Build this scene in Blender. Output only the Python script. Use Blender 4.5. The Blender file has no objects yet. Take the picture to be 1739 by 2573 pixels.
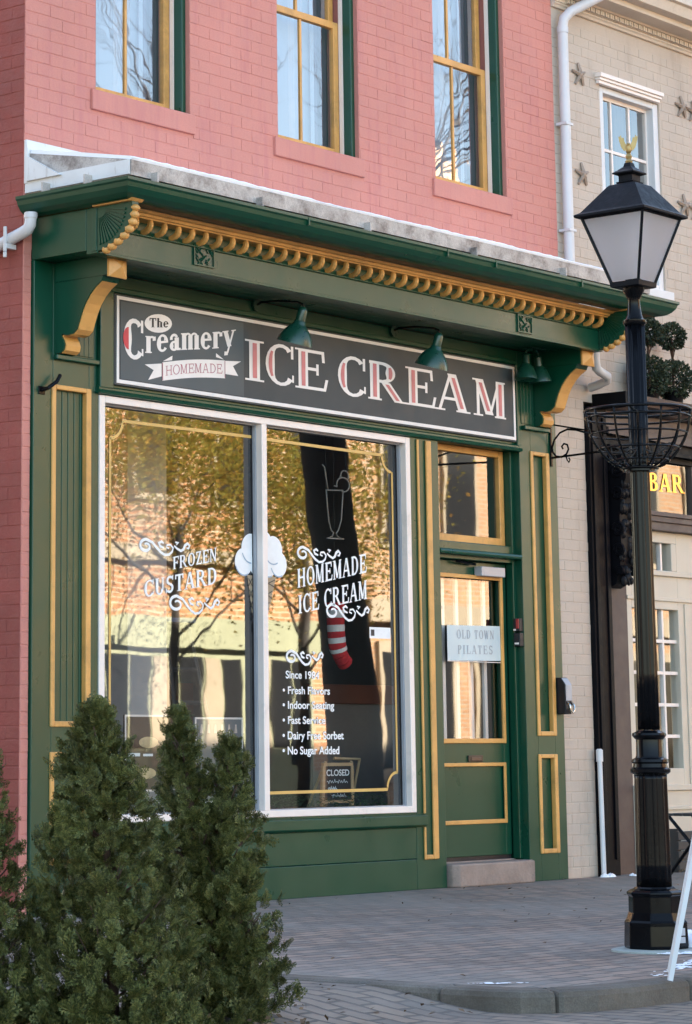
import bpy, math, random
from mathutils import Vector, Matrix
random.seed(11)
R = math.radians
SC = bpy.context.scene
COL = SC.collection

# ------------------------------------------------------------------ camera
cam = bpy.data.cameras.new('camera')
cam.sensor_fit = 'HORIZONTAL'; cam.sensor_width = 36.0
cam.lens = 36.0 * 3.9102
cam.shift_x = 300.0 / 1739.0
cam.shift_y = -700.0 / 1739.0
cam.clip_end = 2000.0; cam.clip_start = 0.1
camo = bpy.data.objects.new('camera', cam); COL.objects.link(camo)
_yaw, _pit, _rol = R(49.673), R(10.8461), R(-0.3757)
_f = Vector((math.sin(_yaw) * math.cos(_pit), math.cos(_yaw) * math.cos(_pit), math.sin(_pit)))
_r = Vector((math.cos(_yaw), -math.sin(_yaw), 0)); _u = _r.cross(_f)
_r2 = _r * math.cos(_rol) + _u * math.sin(_rol); _u2 = -_r * math.sin(_rol) + _u * math.cos(_rol)
CAM = Vector((-11.611, -11.4, 0.9405))
camo.matrix_world = Matrix(((_r2.x, _u2.x, -_f.x, CAM.x), (_r2.y, _u2.y, -_f.y, CAM.y), (_r2.z, _u2.z, -_f.z, CAM.z), (0, 0, 0, 1)))
SC.camera = camo

# ------------------------------------------------------------------ sky, sun, exposure
SUN_EL, SUN_AZ = R(23.0), R(26.0)          # low winter sun behind the shop row
w = bpy.data.worlds.new('World'); SC.world = w; w.use_nodes = True
wn = w.node_tree.nodes; wl = w.node_tree.links
sky = wn.new('ShaderNodeTexSky'); sky.sky_type = 'NISHITA'; sky.sun_disc = False
sky.sun_elevation = SUN_EL; sky.sun_rotation = SUN_AZ
sky.air_density = 1.0; sky.dust_density = 1.0; sky.ozone_density = 0.0; sky.altitude = 20
wn['Background'].inputs['Strength'].default_value = 0.06
wl.new(sky.outputs[0], wn['Background'].inputs['Color'])
sun = bpy.data.lights.new('sun', 'SUN'); sun.energy = 5.0; sun.angle = R(0.5); sun.color = (1.0, 0.86, 0.68)
suno = bpy.data.objects.new('sun', sun); COL.objects.link(suno)
_sd = Vector((math.sin(SUN_AZ) * math.cos(SUN_EL), math.cos(SUN_AZ) * math.cos(SUN_EL), math.sin(SUN_EL)))
suno.rotation_euler = (-_sd).to_track_quat('-Z', 'Y').to_euler()
suno.location = _sd * 60
SC.view_settings.view_transform = 'Standard'; SC.view_settings.look = 'None'
SC.view_settings.gamma = 1.0; SC.view_settings.use_curve_mapping = False
SC.view_settings.exposure = 3.45
SC.cycles.use_denoising = True
SC.cycles.max_bounces = 10; SC.cycles.transparent_max_bounces = 16
SC.cycles.caustics_reflective = False; SC.cycles.caustics_refractive = False
SC.cycles.sample_clamp_indirect = 6.0

# ------------------------------------------------------------------ materials
def _mat(name):
    m = bpy.data.materials.new(name); m.use_nodes = True
    nt = m.node_tree; b = nt.nodes['Principled BSDF']
    return m, nt, b
def _n(nt, t, **k):
    n = nt.nodes.new(t)
    for a, v in k.items(): setattr(n, a, v)
    return n
def _pos(nt, scale=(1, 1, 1)):
    g = _n(nt, 'ShaderNodeNewGeometry'); mp = _n(nt, 'ShaderNodeMapping')
    mp.inputs['Scale'].default_value = scale
    nt.links.new(g.outputs['Position'], mp.inputs['Vector'])
    return mp.outputs[0]
def _noise(nt, vec, scale, detail=4, rough=0.6):
    n = _n(nt, 'ShaderNodeTexNoise'); n.inputs['Scale'].default_value = scale
    n.inputs['Detail'].default_value = detail; n.inputs['Roughness'].default_value = rough
    nt.links.new(vec, n.inputs['Vector']); return n.outputs['Fac']
def _ramp(nt, fac, stops):
    r = _n(nt, 'ShaderNodeValToRGB'); el = r.color_ramp.elements
    while len(el) < len(stops): el.new(0.5)
    for e, (p, c) in zip(el, stops):
        e.position = p; e.color = (c[0], c[1], c[2], 1) if not isinstance(c, (int, float)) else (c, c, c, 1)
    nt.links.new(fac, r.inputs[0]); return r.outputs[0]
def _mix(nt, fac, a, b, mode='MIX'):
    m = _n(nt, 'ShaderNodeMix', data_type='RGBA', blend_type=mode)
    for s, v in ((0, fac), (6, a), (7, b)):
        if isinstance(v, (int, float)): m.inputs[s].default_value = v
        elif isinstance(v, (tuple, list)): m.inputs[s].default_value = (v[0], v[1], v[2], 1)
        else: nt.links.new(v, m.inputs[s])
    return m.outputs[2]
def _bump(nt, b, h, strength, dist=0.01):
    bm = _n(nt, 'ShaderNodeBump'); bm.inputs['Strength'].default_value = strength; bm.inputs['Distance'].default_value = dist
    nt.links.new(h, bm.inputs['Height']); nt.links.new(bm.outputs[0], b.inputs['Normal'])
def paint(name, c, rough=0.5, var=0.12, scale=3.0, bump=0.15, bscale=60, dirt=None, dirt_amt=0.0, dscale=(1, 1, 1), metal=0.0, spec=0.5, fine=0.0, chip=None, grain=0.0, lump=0.0):
    m, nt, b = _mat(name); p = _pos(nt)
    n1 = _noise(nt, p, scale, 5)
    lo = tuple(v * (1 - var) for v in c); hi = tuple(min(1, v * (1 + var)) for v in c)
    col = _ramp(nt, n1, [(0.3, lo), (0.7, hi)])
    if fine > 0:
        nf = _noise(nt, p, 140, 3)
        col = _mix(nt, fine, col, _ramp(nt, nf, [(0.35, 0.35), (0.65, 1.0)]), 'MULTIPLY')
    if dirt is not None:
        pd = _pos(nt, dscale); n2 = _noise(nt, pd, 2.2, 8, 0.72)
        msk = _ramp(nt, n2, [(0.62 - 0.25 * dirt_amt, 0), (0.78 - 0.15 * dirt_amt, 1)])
        col = _mix(nt, msk, col, dirt)
    if chip is not None:
        nc_ = _noise(nt, _pos(nt, (1, 1, 0.6)), 26, 6, 0.75); nl_ = _noise(nt, p, 1.7, 3)
        cm_ = _mix(nt, 1.0, _ramp(nt, nc_, [(0.66, 0), (0.70, 1)]), _ramp(nt, nl_, [(0.45, 0), (0.6, 1)]), 'MULTIPLY')
        col = _mix(nt, cm_, col, chip)
    nt.links.new(col, b.inputs['Base Color'])
    b.inputs['Roughness'].default_value = rough; b.inputs['Metallic'].default_value = metal
    b.inputs['Specular IOR Level'].default_value = spec
    nr = _noise(nt, p, scale * 4, 4)
    rr = _ramp(nt, nr, [(0.3, max(0.02, rough * 0.85)), (0.7, min(1, rough * 1.2))])
    nt.links.new(rr, b.inputs['Roughness'])
    if bump:
        h = _noise(nt, p, bscale, 4)
        if grain: h = _mix(nt, grain, h, _noise(nt, _pos(nt, (1, 1, 0.04)), 90, 3))
        if lump: h = _mix(nt, lump, h, _noise(nt, p, 9, 3))
        _bump(nt, b, h, bump)
    return m
def plain(name, c, rough=0.6, metal=0.0):
    m, nt, b = _mat(name); b.inputs['Base Color'].default_value = (*c, 1)
    b.inputs['Roughness'].default_value = rough; b.inputs['Metallic'].default_value = metal
    return m
def glassm(name, refl, tint=(0.9, 0.92, 0.92), wav=0.0, wscale=1.2):
    m, nt, b = _mat(name); nt.nodes.remove(b)
    out = nt.nodes['Material Output']
    tr = _n(nt, 'ShaderNodeBsdfTransparent'); tr.inputs[0].default_value = (*tint, 1)
    gl = _n(nt, 'ShaderNodeBsdfGlossy'); gl.inputs['Roughness'].default_value = 0.015
    gl.inputs['Color'].default_value = (1, 1, 1, 1)
    mx = _n(nt, 'ShaderNodeMixShader'); mx.inputs[0].default_value = refl
    nt.links.new(tr.outputs[0], mx.inputs[1]); nt.links.new(gl.outputs[0], mx.inputs[2]); nt.links.new(mx.outputs[0], out.inputs[0])
    if wav > 0:
        h = _noise(nt, _pos(nt, (1, 1, 1)), wscale, 2, 0.4)
        bm = _n(nt, 'ShaderNodeBump'); bm.inputs['Strength'].default_value = 1.0; bm.inputs['Distance'].default_value = wav
        nt.links.new(h, bm.inputs['Height']); nt.links.new(bm.outputs[0], gl.inputs['Normal'])
    return m
def brickmat(name, c1, c2, mortar, bw=0.22, bh=0.075, ms=0.012, plane='xz', rough=0.85, bump=0.6, off=0.5, warp=0.0):
    m, nt, b = _mat(name)
    g = _n(nt, 'ShaderNodeNewGeometry'); sp = _n(nt, 'ShaderNodeSeparateXYZ'); cb = _n(nt, 'ShaderNodeCombineXYZ')
    nt.links.new(g.outputs['Position'], sp.inputs[0])
    a, bb = {'xz': ('X', 'Z'), 'yz': ('Y', 'Z'), 'xy': ('X', 'Y'), 'yx': ('Y', 'X')}[plane]
    nt.links.new(sp.outputs[a], cb.inputs[0]); nt.links.new(sp.outputs[bb], cb.inputs[1])
    t = _n(nt, 'ShaderNodeTexBrick'); t.offset = off
    t.inputs['Scale'].default_value = 1.0; t.inputs['Brick Width'].default_value = bw; t.inputs['Row Height'].default_value = bh
    t.inputs['Mortar Size'].default_value = ms; t.inputs['Mortar Smooth'].default_value = 0.3; t.inputs['Bias'].default_value = -0.1
    t.inputs['Color1'].default_value = (*c1, 1); t.inputs['Color2'].default_value = (*c2, 1); t.inputs['Mortar'].default_value = (*mortar, 1)
    vec = cb.outputs[0]
    if warp:
        nz = _n(nt, 'ShaderNodeTexNoise'); nz.inputs['Scale'].default_value = 2.4; nz.inputs['Detail'].default_value = 4
        nt.links.new(vec, nz.inputs['Vector']); vm = _n(nt, 'ShaderNodeVectorMath', operation='MULTIPLY_ADD')
        nt.links.new(nz.outputs['Color'], vm.inputs[0]); vm.inputs[1].default_value = (warp, warp, 0); nt.links.new(vec, vm.inputs[2]); vec = vm.outputs[0]
    nt.links.new(vec, t.inputs['Vector'])
    p = _pos(nt); n1 = _noise(nt, p, 0.7, 6, 0.65); n2 = _noise(nt, p, 9, 5, 0.7)
    col = _mix(nt, 0.55, t.outputs['Color'], _ramp(nt, n1, [(0.25, 0.55), (0.75, 1.25)]), 'MULTIPLY')
    col = _mix(nt, 0.5, col, _ramp(nt, n2, [(0.25, 0.6), (0.75, 1.3)]), 'MULTIPLY')
    nt.links.new(col, b.inputs['Base Color']); b.inputs['Roughness'].default_value = rough
    h = _mix(nt, 0.25, t.outputs['Fac'], n2)
    inv = _n(nt, 'ShaderNodeMath', operation='MULTIPLY'); inv.inputs[1].default_value = -1
    nt.links.new(h, inv.inputs[0]); _bump(nt, b, inv.outputs[0], bump, 0.012)
    return m, nt, b
def leafmat(name, c1, c2, c3, trans=0.15, rough=0.6):
    m, nt, b = _mat(name)
    g = _n(nt, 'ShaderNodeNewGeometry')
    col = _ramp(nt, g.outputs['Random Per Island'], [(0.0, c1), (0.55, c2), (1.0, c3)])
    n = _noise(nt, _pos(nt), 5.0, 3)
    col = _mix(nt, 0.7, col, _ramp(nt, n, [(0.3, 0.55), (0.7, 1.3)]), 'MULTIPLY')
    nt.links.new(col, b.inputs['Base Color']); b.inputs['Roughness'].default_value = rough
    b.inputs['Specular IOR Level'].default_value = 0.3
    if trans:
        out = nt.nodes['Material Output']; tl = _n(nt, 'ShaderNodeBsdfTranslucent'); nt.links.new(col, tl.inputs[0])
        mx = _n(nt, 'ShaderNodeMixShader'); mx.inputs[0].default_value = trans
        nt.links.new(b.outputs[0], mx.inputs[1]); nt.links.new(tl.outputs[0], mx.inputs[2]); nt.links.new(mx.outputs[0], out.inputs[0])
    return m

GREEN = (0.0015, 0.052, 0.0275)
M = {}
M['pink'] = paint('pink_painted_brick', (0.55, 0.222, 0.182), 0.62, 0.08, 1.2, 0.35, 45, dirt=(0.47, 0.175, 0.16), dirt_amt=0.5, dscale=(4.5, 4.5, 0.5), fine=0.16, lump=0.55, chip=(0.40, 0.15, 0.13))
M['red'] = paint('dark_red_brick', (0.26, 0.060, 0.048), 0.7, 0.16, 3.0, 0.5, 40, dirt=(0.22, 0.055, 0.045), dirt_amt=0.5, fine=0.15)  # darker and redder than the front wall colour
M['green'] = paint('green_gloss_paint', GREEN, 0.31, 0.10, 1.2, 0.035, 25, spec=0.46, chip=(0.05, 0.085, 0.06), grain=0.6)
M['gold'] = paint('ochre_trim_paint', (0.64, 0.335, 0.095), 0.42, 0.12, 5, 0.12, 50, dirt=(0.36, 0.20, 0.06), dirt_amt=0.5, chip=(0.28, 0.17, 0.07), grain=0.4)
M['brown'] = paint('stained_brown_soffit', (0.14, 0.085, 0.035), 0.7, 0.35, 9, 0.3, 40)
M['white'] = paint('white_frame_paint', (0.82, 0.74, 0.69), 0.45, 0.05, 4, 0.05, 50, dirt=(0.6, 0.56, 0.52), dirt_amt=0.2)
M['alu'] = paint('grey_aluminium', (0.36, 0.38, 0.42), 0.4, 0.08, 5, 0.05, 60)
M['black'] = paint('black_rubber', (0.008, 0.008, 0.012), 0.5, 0.2, 6, 0)
M['iron'] = paint('black_iron_paint', (0.0035, 0.0038, 0.005), 0.16, 0.3, 3, 0.015, 30, spec=0.14)
M['blackpaint'] = paint('black_storefront_paint', (0.005, 0.005, 0.007), 0.45, 0.25, 5, 0.05, 40, spec=0.08)
M['flash'] = paint('weathered_metal_flashing', (0.52, 0.485, 0.455), 0.55, 0.2, 3.5, 0.3, 30, dirt=(0.11, 0.085, 0.075), dirt_amt=0.6, dscale=(2.2, 2.2, 2.2), fine=0.45, chip=(0.05, 0.035, 0.035))
M['flashw'] = paint('white_metal_flashing', (0.66, 0.68, 0.69), 0.5, 0.08, 4, 0.15, 30, dirt=(0.36, 0.33, 0.31), dirt_amt=0.1, dscale=(6, 6, 1.2))
M['pipe'] = paint('white_downpipe', (0.58, 0.59, 0.61), 0.4, 0.06, 4, 0.05, 40, dirt=(0.42, 0.4, 0.38), dirt_amt=0.15)
M['snow'] = paint('snow', (0.88, 0.90, 0.94), 0.7, 0.03, 6, 0.5, 25)
M['board'] = paint('charcoal_sign_board', (0.068, 0.075, 0.078), 0.6, 0.12, 2.0, 0.05, 30, spec=0.25)
M['board2'] = paint('grey_sign_patch', (0.098, 0.112, 0.118), 0.6, 0.08, 2.0, 0.05, 30, spec=0.25)
M['signwhite'] = paint('cream_sign_paint', (0.80, 0.77, 0.75), 0.5, 0.05, 9, 0)
M['signpink'] = paint('pink_sign_paint', (0.56, 0.19, 0.20), 0.5, 0.12, 12, 0)
M['signred'] = paint('red_sign_paint', (0.55, 0.045, 0.065), 0.5, 0.1, 9, 0)
M['mauve'] = paint('mauve_sign_paint', (0.42, 0.14, 0.18), 0.5, 0.1, 9, 0)
M['vinyl'] = paint('white_window_vinyl', (0.80, 0.84, 0.86), 0.5, 0.08, 8, 0)
M['goldline'] = paint('gold_window_line', (0.62, 0.40, 0.12), 0.4, 0.1, 6, 0)
M['ink'] = plain('dark_ink', (0.03, 0.03, 0.032))
M['stone'] = paint('sandstone_step', (0.30, 0.235, 0.20), 0.85, 0.2, 6, 0.5, 30, dirt=(0.12, 0.10, 0.09), dirt_amt=0.4, fine=0.2)
M['kerb'] = paint('granite_kerb', (0.165, 0.145, 0.122), 0.85, 0.45, 2.5, 0.9, 18, dirt=(0.09, 0.072, 0.055), dirt_amt=0.75, dscale=(0.8, 0.8, 1.5), fine=0.45)
M['concrete'] = paint('pale_concrete', (0.36, 0.40, 0.38), 0.85, 0.12, 5, 0.4, 40, fine=0.2)
M['cream'] = paint('cream_painted_brick', (0.50, 0.425, 0.355), 0.65, 0.06, 2.0, 0.35, 45, dirt=(0.40, 0.33, 0.27), dirt_amt=0.45, dscale=(3, 3, .6), fine=0.10, lump=0.55)
M['creamtrim'] = paint('cream_cornice_paint', (0.58, 0.50, 0.41), 0.55, 0.06, 4, 0.1, 40, dirt=(0.4, 0.33, 0.25), dirt_amt=0.25)
M['starm'] = paint('taupe_iron_star', (0.33, 0.26, 0.21), 0.6, 0.1, 8, 0.1)
M['ivory'] = paint('ivory_door_paint', (0.56, 0.50, 0.41), 0.5, 0.05, 5, 0.08)
M['plum'] = paint('plum_brown_panel', (0.085, 0.06, 0.052), 0.6, 0.06, 2, 0.05)
M['plumband'] = paint('dusty_brown_band', (0.085, 0.062, 0.056), 0.55, 0.1, 3, 0.1)
M['ironmatt'] = paint('matt_black_lantern', (0.006, 0.007, 0.010), 0.5, 0.3, 8, 0.12, 40, spec=0.12)
M['frost'] = plain('frosted_lamp_glass', (0.62, 0.60, 0.63), 0.35)
M['brass'] = paint('weathered_brass', (0.36, 0.25, 0.10), 0.4, 0.2, 20, 0.1, 60, metal=0.6)
M['lampgreen'] = paint('green_lamp_enamel', (0.006, 0.046, 0.030), 0.3, 0.15, 8, 0.05)
M['glass'] = glassm('shop_window_glass', 0.175, wav=0.0011, wscale=1.6)
M['glassup'] = glassm('old_wavy_glass', 0.27, wav=0.003, wscale=2.0)
M['glassdoor'] = glassm('door_glass', 0.15, wav=0.0006, wscale=1.5)
M['glassbar'] = glassm('bar_glass', 0.13, wav=0.001, wscale=1.5)
M['curtain'] = paint('sky_tinted_curtain', (0.46, 0.50, 0.58), 0.8, 0.05, 3, 0)  # blue of the reflected sky is put into the curtain colour
M['curtain2'] = paint('mauve_grey_drape', (0.14, 0.12, 0.16), 0.8, 0.12, 3, 0)
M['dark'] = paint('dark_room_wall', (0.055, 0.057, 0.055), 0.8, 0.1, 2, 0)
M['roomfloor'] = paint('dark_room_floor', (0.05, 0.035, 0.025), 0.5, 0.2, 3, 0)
M['wood'] = paint('red_brown_wood', (0.10, 0.032, 0.018), 0.5, 0.25, 3, 0.05)
M['palewood'] = paint('pale_wood', (0.45, 0.32, 0.18), 0.6, 0.12, 8, 0.05)
M['chalk'] = plain('chalkboard', (0.02, 0.021, 0.024), 0.7)
M['knitred'] = paint('red_knit', (0.42, 0.015, 0.02), 0.9, 0.12, 30, 0.3, 200)
M['knitwhite'] = paint('white_knit', (0.62, 0.60, 0.58), 0.9, 0.08, 30, 0.3, 200)
M['bark'] = paint('grey_bark', (0.034, 0.031, 0.029), 0.9, 0.3, 4, 0.8, 20)
M['trunk'] = paint('red_brown_trunk', (0.075, 0.042, 0.028), 0.9, 0.3, 10, 0.6, 40)
M['thuja'] = leafmat('arborvitae_sprays', (0.034, 0.045, 0.014), (0.086, 0.102, 0.027), (0.19, 0.175, 0.052), 0.10)
M['topi'] = leafmat('topiary_leaves', (0.020, 0.034, 0.020), (0.035, 0.052, 0.028), (0.060, 0.072, 0.036), 0.1)
M['autumn'] = leafmat('autumn_leaves', (0.26, 0.27, 0.06), (0.42, 0.36, 0.075), (0.48, 0.28, 0.06), 0.5)
M['litter'] = leafmat('leaf_litter', (0.08, 0.045, 0.022), (0.16, 0.095, 0.05), (0.24, 0.15, 0.08), 0.0)
M['garl'] = leafmat('garland_needles', (0.02, 0.05, 0.02), (0.03, 0.07, 0.03), (0.05, 0.09, 0.04), 0.0)
M['oppbrick'], _, _ = brickmat('orange_brick_facade', (0.48, 0.235, 0.105), (0.40, 0.175, 0.075), (0.52, 0.44, 0.32), 0.24, 0.085, 0.014, 'xz')
M['oppbrick2'], _, _ = brickmat('buff_brick_facade', (0.50, 0.30, 0.16), (0.42, 0.22, 0.11), (0.45, 0.38, 0.30), 0.24, 0.085, 0.014, 'xz')
M['blockbrick'], _, _ = brickmat('shade_block_brick', (0.075, 0.036, 0.028), (0.055, 0.028, 0.022), (0.09, 0.08, 0.07), 0.22, 0.079, 0.012, 'yz')  # for the added unseen blocks, kept dark to bounce little light
M['oppstone'] = paint('pale_stone_trim', (0.36, 0.31, 0.23), 0.7, 0.1, 3, 0.1)
M['oppgreen'] = paint('pale_green_shopfront', (0.30, 0.33, 0.22), 0.6, 0.12, 2, 0.1)
M['oppdark'] = plain('dark_window', (0.02, 0.022, 0.026), 0.12)
M['sand'] = paint('white_board_plastic', (0.64, 0.65, 0.67), 0.45, 0.04, 5, 0.05)
def pavemat():
    m, nt, b = brickmat('brick_paving', (0.33, 0.235, 0.185), (0.165, 0.142, 0.128), (0.11, 0.098, 0.085), 0.205, 0.105, 0.010, 'xy', 0.8, 1.0, 0.5, 0.09)
    c = b.inputs['Base Color'].links[0].from_socket
    p = _pos(nt, (1, 1, 1)); n = _noise(nt, p, 0.55, 5, 0.6); n3 = _noise(nt, p, 5.2, 6, 0.75)
    c = _mix(nt, _ramp(nt, n, [(0.42, 0), (0.62, 0.7)]), c, (0.25, 0.23, 0.205))
    c = _mix(nt, _ramp(nt, n3, [(0.54, 0), (0.70, 0.7)]), c, (0.38, 0.335, 0.285))
    nt.links.new(c, b.inputs['Base Color']); return m
M['pave'] = pavemat()
def streetmat():
    m, nt, b = brickmat('brick_crossing', (0.29, 0.22, 0.165), (0.16, 0.138, 0.12), (0.095, 0.085, 0.075), 0.21, 0.105, 0.012, 'yx', 0.85, 1.0, 0.5, 0.09)
    c = b.inputs['Base Color'].links[0].from_socket
    p = _pos(nt); n = _noise(nt, p, 0.9, 5, 0.6)
    c = _mix(nt, _ramp(nt, n, [(0.45, 0), (0.7, 0.6)]), c, (0.27, 0.235, 0.20))
    nt.links.new(c, b.inputs['Base Color']); return m
M['street'] = streetmat()

# ------------------------------------------------------------------ object helpers
WL = {}
def tag(o, label=None, cat=None, group=None, kind=None):
    if label: o['label'] = label
    if cat: o['category'] = cat
    if group: o['group'] = group
    if kind: o['kind'] = kind
    return o
def empty(name, loc, label=None, cat=None, group=None, parent=None):
    o = bpy.data.objects.new(name, None); COL.objects.link(o); loc = Vector(loc)
    o.empty_display_size = 0.2
    if parent is not None: o.parent = parent; o.location = loc - WL[parent]
    else: o.location = loc
    WL[o] = loc; return tag(o, label, cat, group)
class MB:
    def __init__(s): s.v = []; s.f = []
    def q(s, *p):
        b = len(s.v); s.v += [tuple(x) for x in p]; s.f.append(tuple(range(b, b + len(p)))); return s
    def box(s, x0, x1, y0, y1, z0, z1):
        b = len(s.v)
        s.v += [(x, y, z) for z in (z0, z1) for y in (y0, y1) for x in (x0, x1)]
        for f in ((0, 2, 3, 1), (4, 5, 7, 6), (0, 1, 5, 4), (2, 6, 7, 3), (0, 4, 6, 2), (1, 3, 7, 5)): s.f.append(tuple(b + i for i in f))
        return s
    def prism(s, poly, axis, lo, hi):
        n = len(poly); b = len(s.v)
        def mk(p, t):
            if axis == 'x': return (t, p[0], p[1])
            if axis == 'y': return (p[0], t, p[1])
            return (p[0], p[1], t)
        s.v += [mk(p, lo) for p in poly] + [mk(p, hi) for p in poly]
        s.f.append(tuple(b + i for i in range(n))); s.f.append(tuple(b + n + i for i in reversed(range(n))))
        for i in range(n):
            j = (i + 1) % n; s.f.append((b + i, b + n + i, b + n + j, b + j))
        return s
    def tube(s, pts, r, n=8, cap=True):
        pts = [Vector(p) for p in pts]; m = len(pts)
        rs = r if isinstance(r, (list, tuple)) else [r] * m
        b = len(s.v); prev = None
        for i, p in enumerate(pts):
            t = (pts[min(i + 1, m - 1)] - pts[max(i - 1, 0)])
            t = t.normalized() if t.length > 1e-9 else Vector((0, 0, 1))
            if prev is None:
                a = Vector((0, 0, 1)) if abs(t.z) < 0.9 else Vector((1, 0, 0)); u = t.cross(a).normalized()
            else:
                u = (prev - t * prev.dot(t)); u = u.normalized() if u.length > 1e-6 else t.orthogonal().normalized()
            prev = u; vv = t.cross(u)
            for k in range(n):
                a = 2 * math.pi * k / n; s.v.append(tuple(p + (u * math.cos(a) + vv * math.sin(a)) * rs[i]))
        for i in range(m - 1):
            for k in range(n):
                k2 = (k + 1) % n
                s.f.append((b + i * n + k, b + i * n + k2, b + (i + 1) * n + k2, b + (i + 1) * n + k))
        if cap:
            s.f.append(tuple(b + k for k in reversed(range(n)))); s.f.append(tuple(b + (m - 1) * n + k for k in range(n)))
        return s
    def lathe(s, prof, c, n=16, ax=None, flute=0, famt=0.0, rot=0.0):
        b = len(s.v); c = Vector(c)
        if ax is None: U, V_, A = Vector((1, 0, 0)), Vector((0, 1, 0)), Vector((0, 0, 1))
        else:
            A = Vector(ax).normalized(); U = A.orthogonal().normalized(); V_ = A.cross(U)
        for (r, z) in prof:
            for k in range(n):
                a = 2 * math.pi * k / n + rot
                rr = r * (1 - famt * (0.5 + 0.5 * math.cos(a * flute))) if flute else r
                s.v.append(tuple(c + U * (rr * math.cos(a)) + V_ * (rr * math.sin(a)) + A * z))
        for i in range(len(prof) - 1):
            for k in range(n):
                k2 = (k + 1) % n
                s.f.append((b + i * n + k, b + i * n + k2, b + (i + 1) * n + k2, b + (i + 1) * n + k))
        s.f.append(tuple(b + k for k in reversed(range(n)))); s.f.append(tuple(b + (len(prof) - 1) * n + k for k in range(n)))
        return s
    def frame(s, x0, x1, y0, y1, z0, z1, wl, wr, wb, wt):
        s.box(x0, x0 + wl, y0, y1, z0, z1); s.box(x1 - wr, x1, y0, y1, z0, z1)
        if wb: s.box(x0 + wl, x1 - wr, y0, y1, z0, z0 + wb)
        if wt: s.box(x0 + wl, x1 - wr, y0, y1, z1 - wt, z1)
        return s
    def ball(s, c, r, n=10, m=7, sq=(1, 1, 1)):
        b = len(s.v)
        for i in range(m + 1):
            th = math.pi * i / m
            for k in range(n):
                ph = 2 * math.pi * k / n
                s.v.append((c[0] + r * sq[0] * math.sin(th) * math.cos(ph), c[1] + r * sq[1] * math.sin(th) * math.sin(ph), c[2] + r * sq[2] * math.cos(th)))
        for i in range(m):
            for k in range(n):
                k2 = (k + 1) % n; s.f.append((b + i * n + k, b + (i + 1) * n + k, b + (i + 1) * n + k2, b + i * n + k2))
        return s
    def build(s, name, mat, parent=None, smooth=False, bevel=0.0, label=None, cat=None, group=None, kind=None, base=False, fixn=True):
        lo = [min(v[i] for v in s.v) for i in range(3)]; hi = [max(v[i] for v in s.v) for i in range(3)]
        c = Vector(((lo[0] + hi[0]) / 2, (lo[1] + hi[1]) / 2, lo[2] if base else (lo[2] + hi[2]) / 2))
        me = bpy.data.meshes.new(name)
        me.from_pydata([(v[0] - c[0], v[1] - c[1], v[2] - c[2]) for v in s.v], [], s.f)
        me.materials.append(M[mat] if isinstance(mat, str) else mat)
        if fixn and len(s.f) < 60000:
            import bmesh
            bm = bmesh.new(); bm.from_mesh(me); bmesh.ops.recalc_face_normals(bm, faces=bm.faces); bm.to_mesh(me); bm.free()
        if smooth:
            me.polygons.foreach_set('use_smooth', [True] * len(me.polygons))
        me.update()
        o = bpy.data.objects.new(name, me); COL.objects.link(o)
        if parent is not None: o.parent = parent; o.location = c - WL[parent]
        else: o.location = c
        WL[o] = c
        if smooth and smooth != 'all':
            md = o.modifiers.new('edges', 'EDGE_SPLIT'); md.split_angle = R(38)
        if bevel:
            md = o.modifiers.new('bevel', 'BEVEL'); md.width = bevel; md.segments = 2; md.limit_method = 'ANGLE'; md.angle_limit = R(40)
        return tag(o, label, cat, group, kind)
def box(name, mat, parent, x0, x1, y0, y1, z0, z1, bevel=0.0, **k):
    return MB().box(x0, x1, y0, y1, z0, z1).build(name, mat, parent, bevel=bevel, **k)
def inst(src, name, parent, loc):
    o = bpy.data.objects.new(name, src); COL.objects.link(o); loc = Vector(loc)
    if parent is not None: o.parent = parent; o.location = loc - WL[parent]
    else: o.location = loc
    WL[o] = loc; return o

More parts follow.
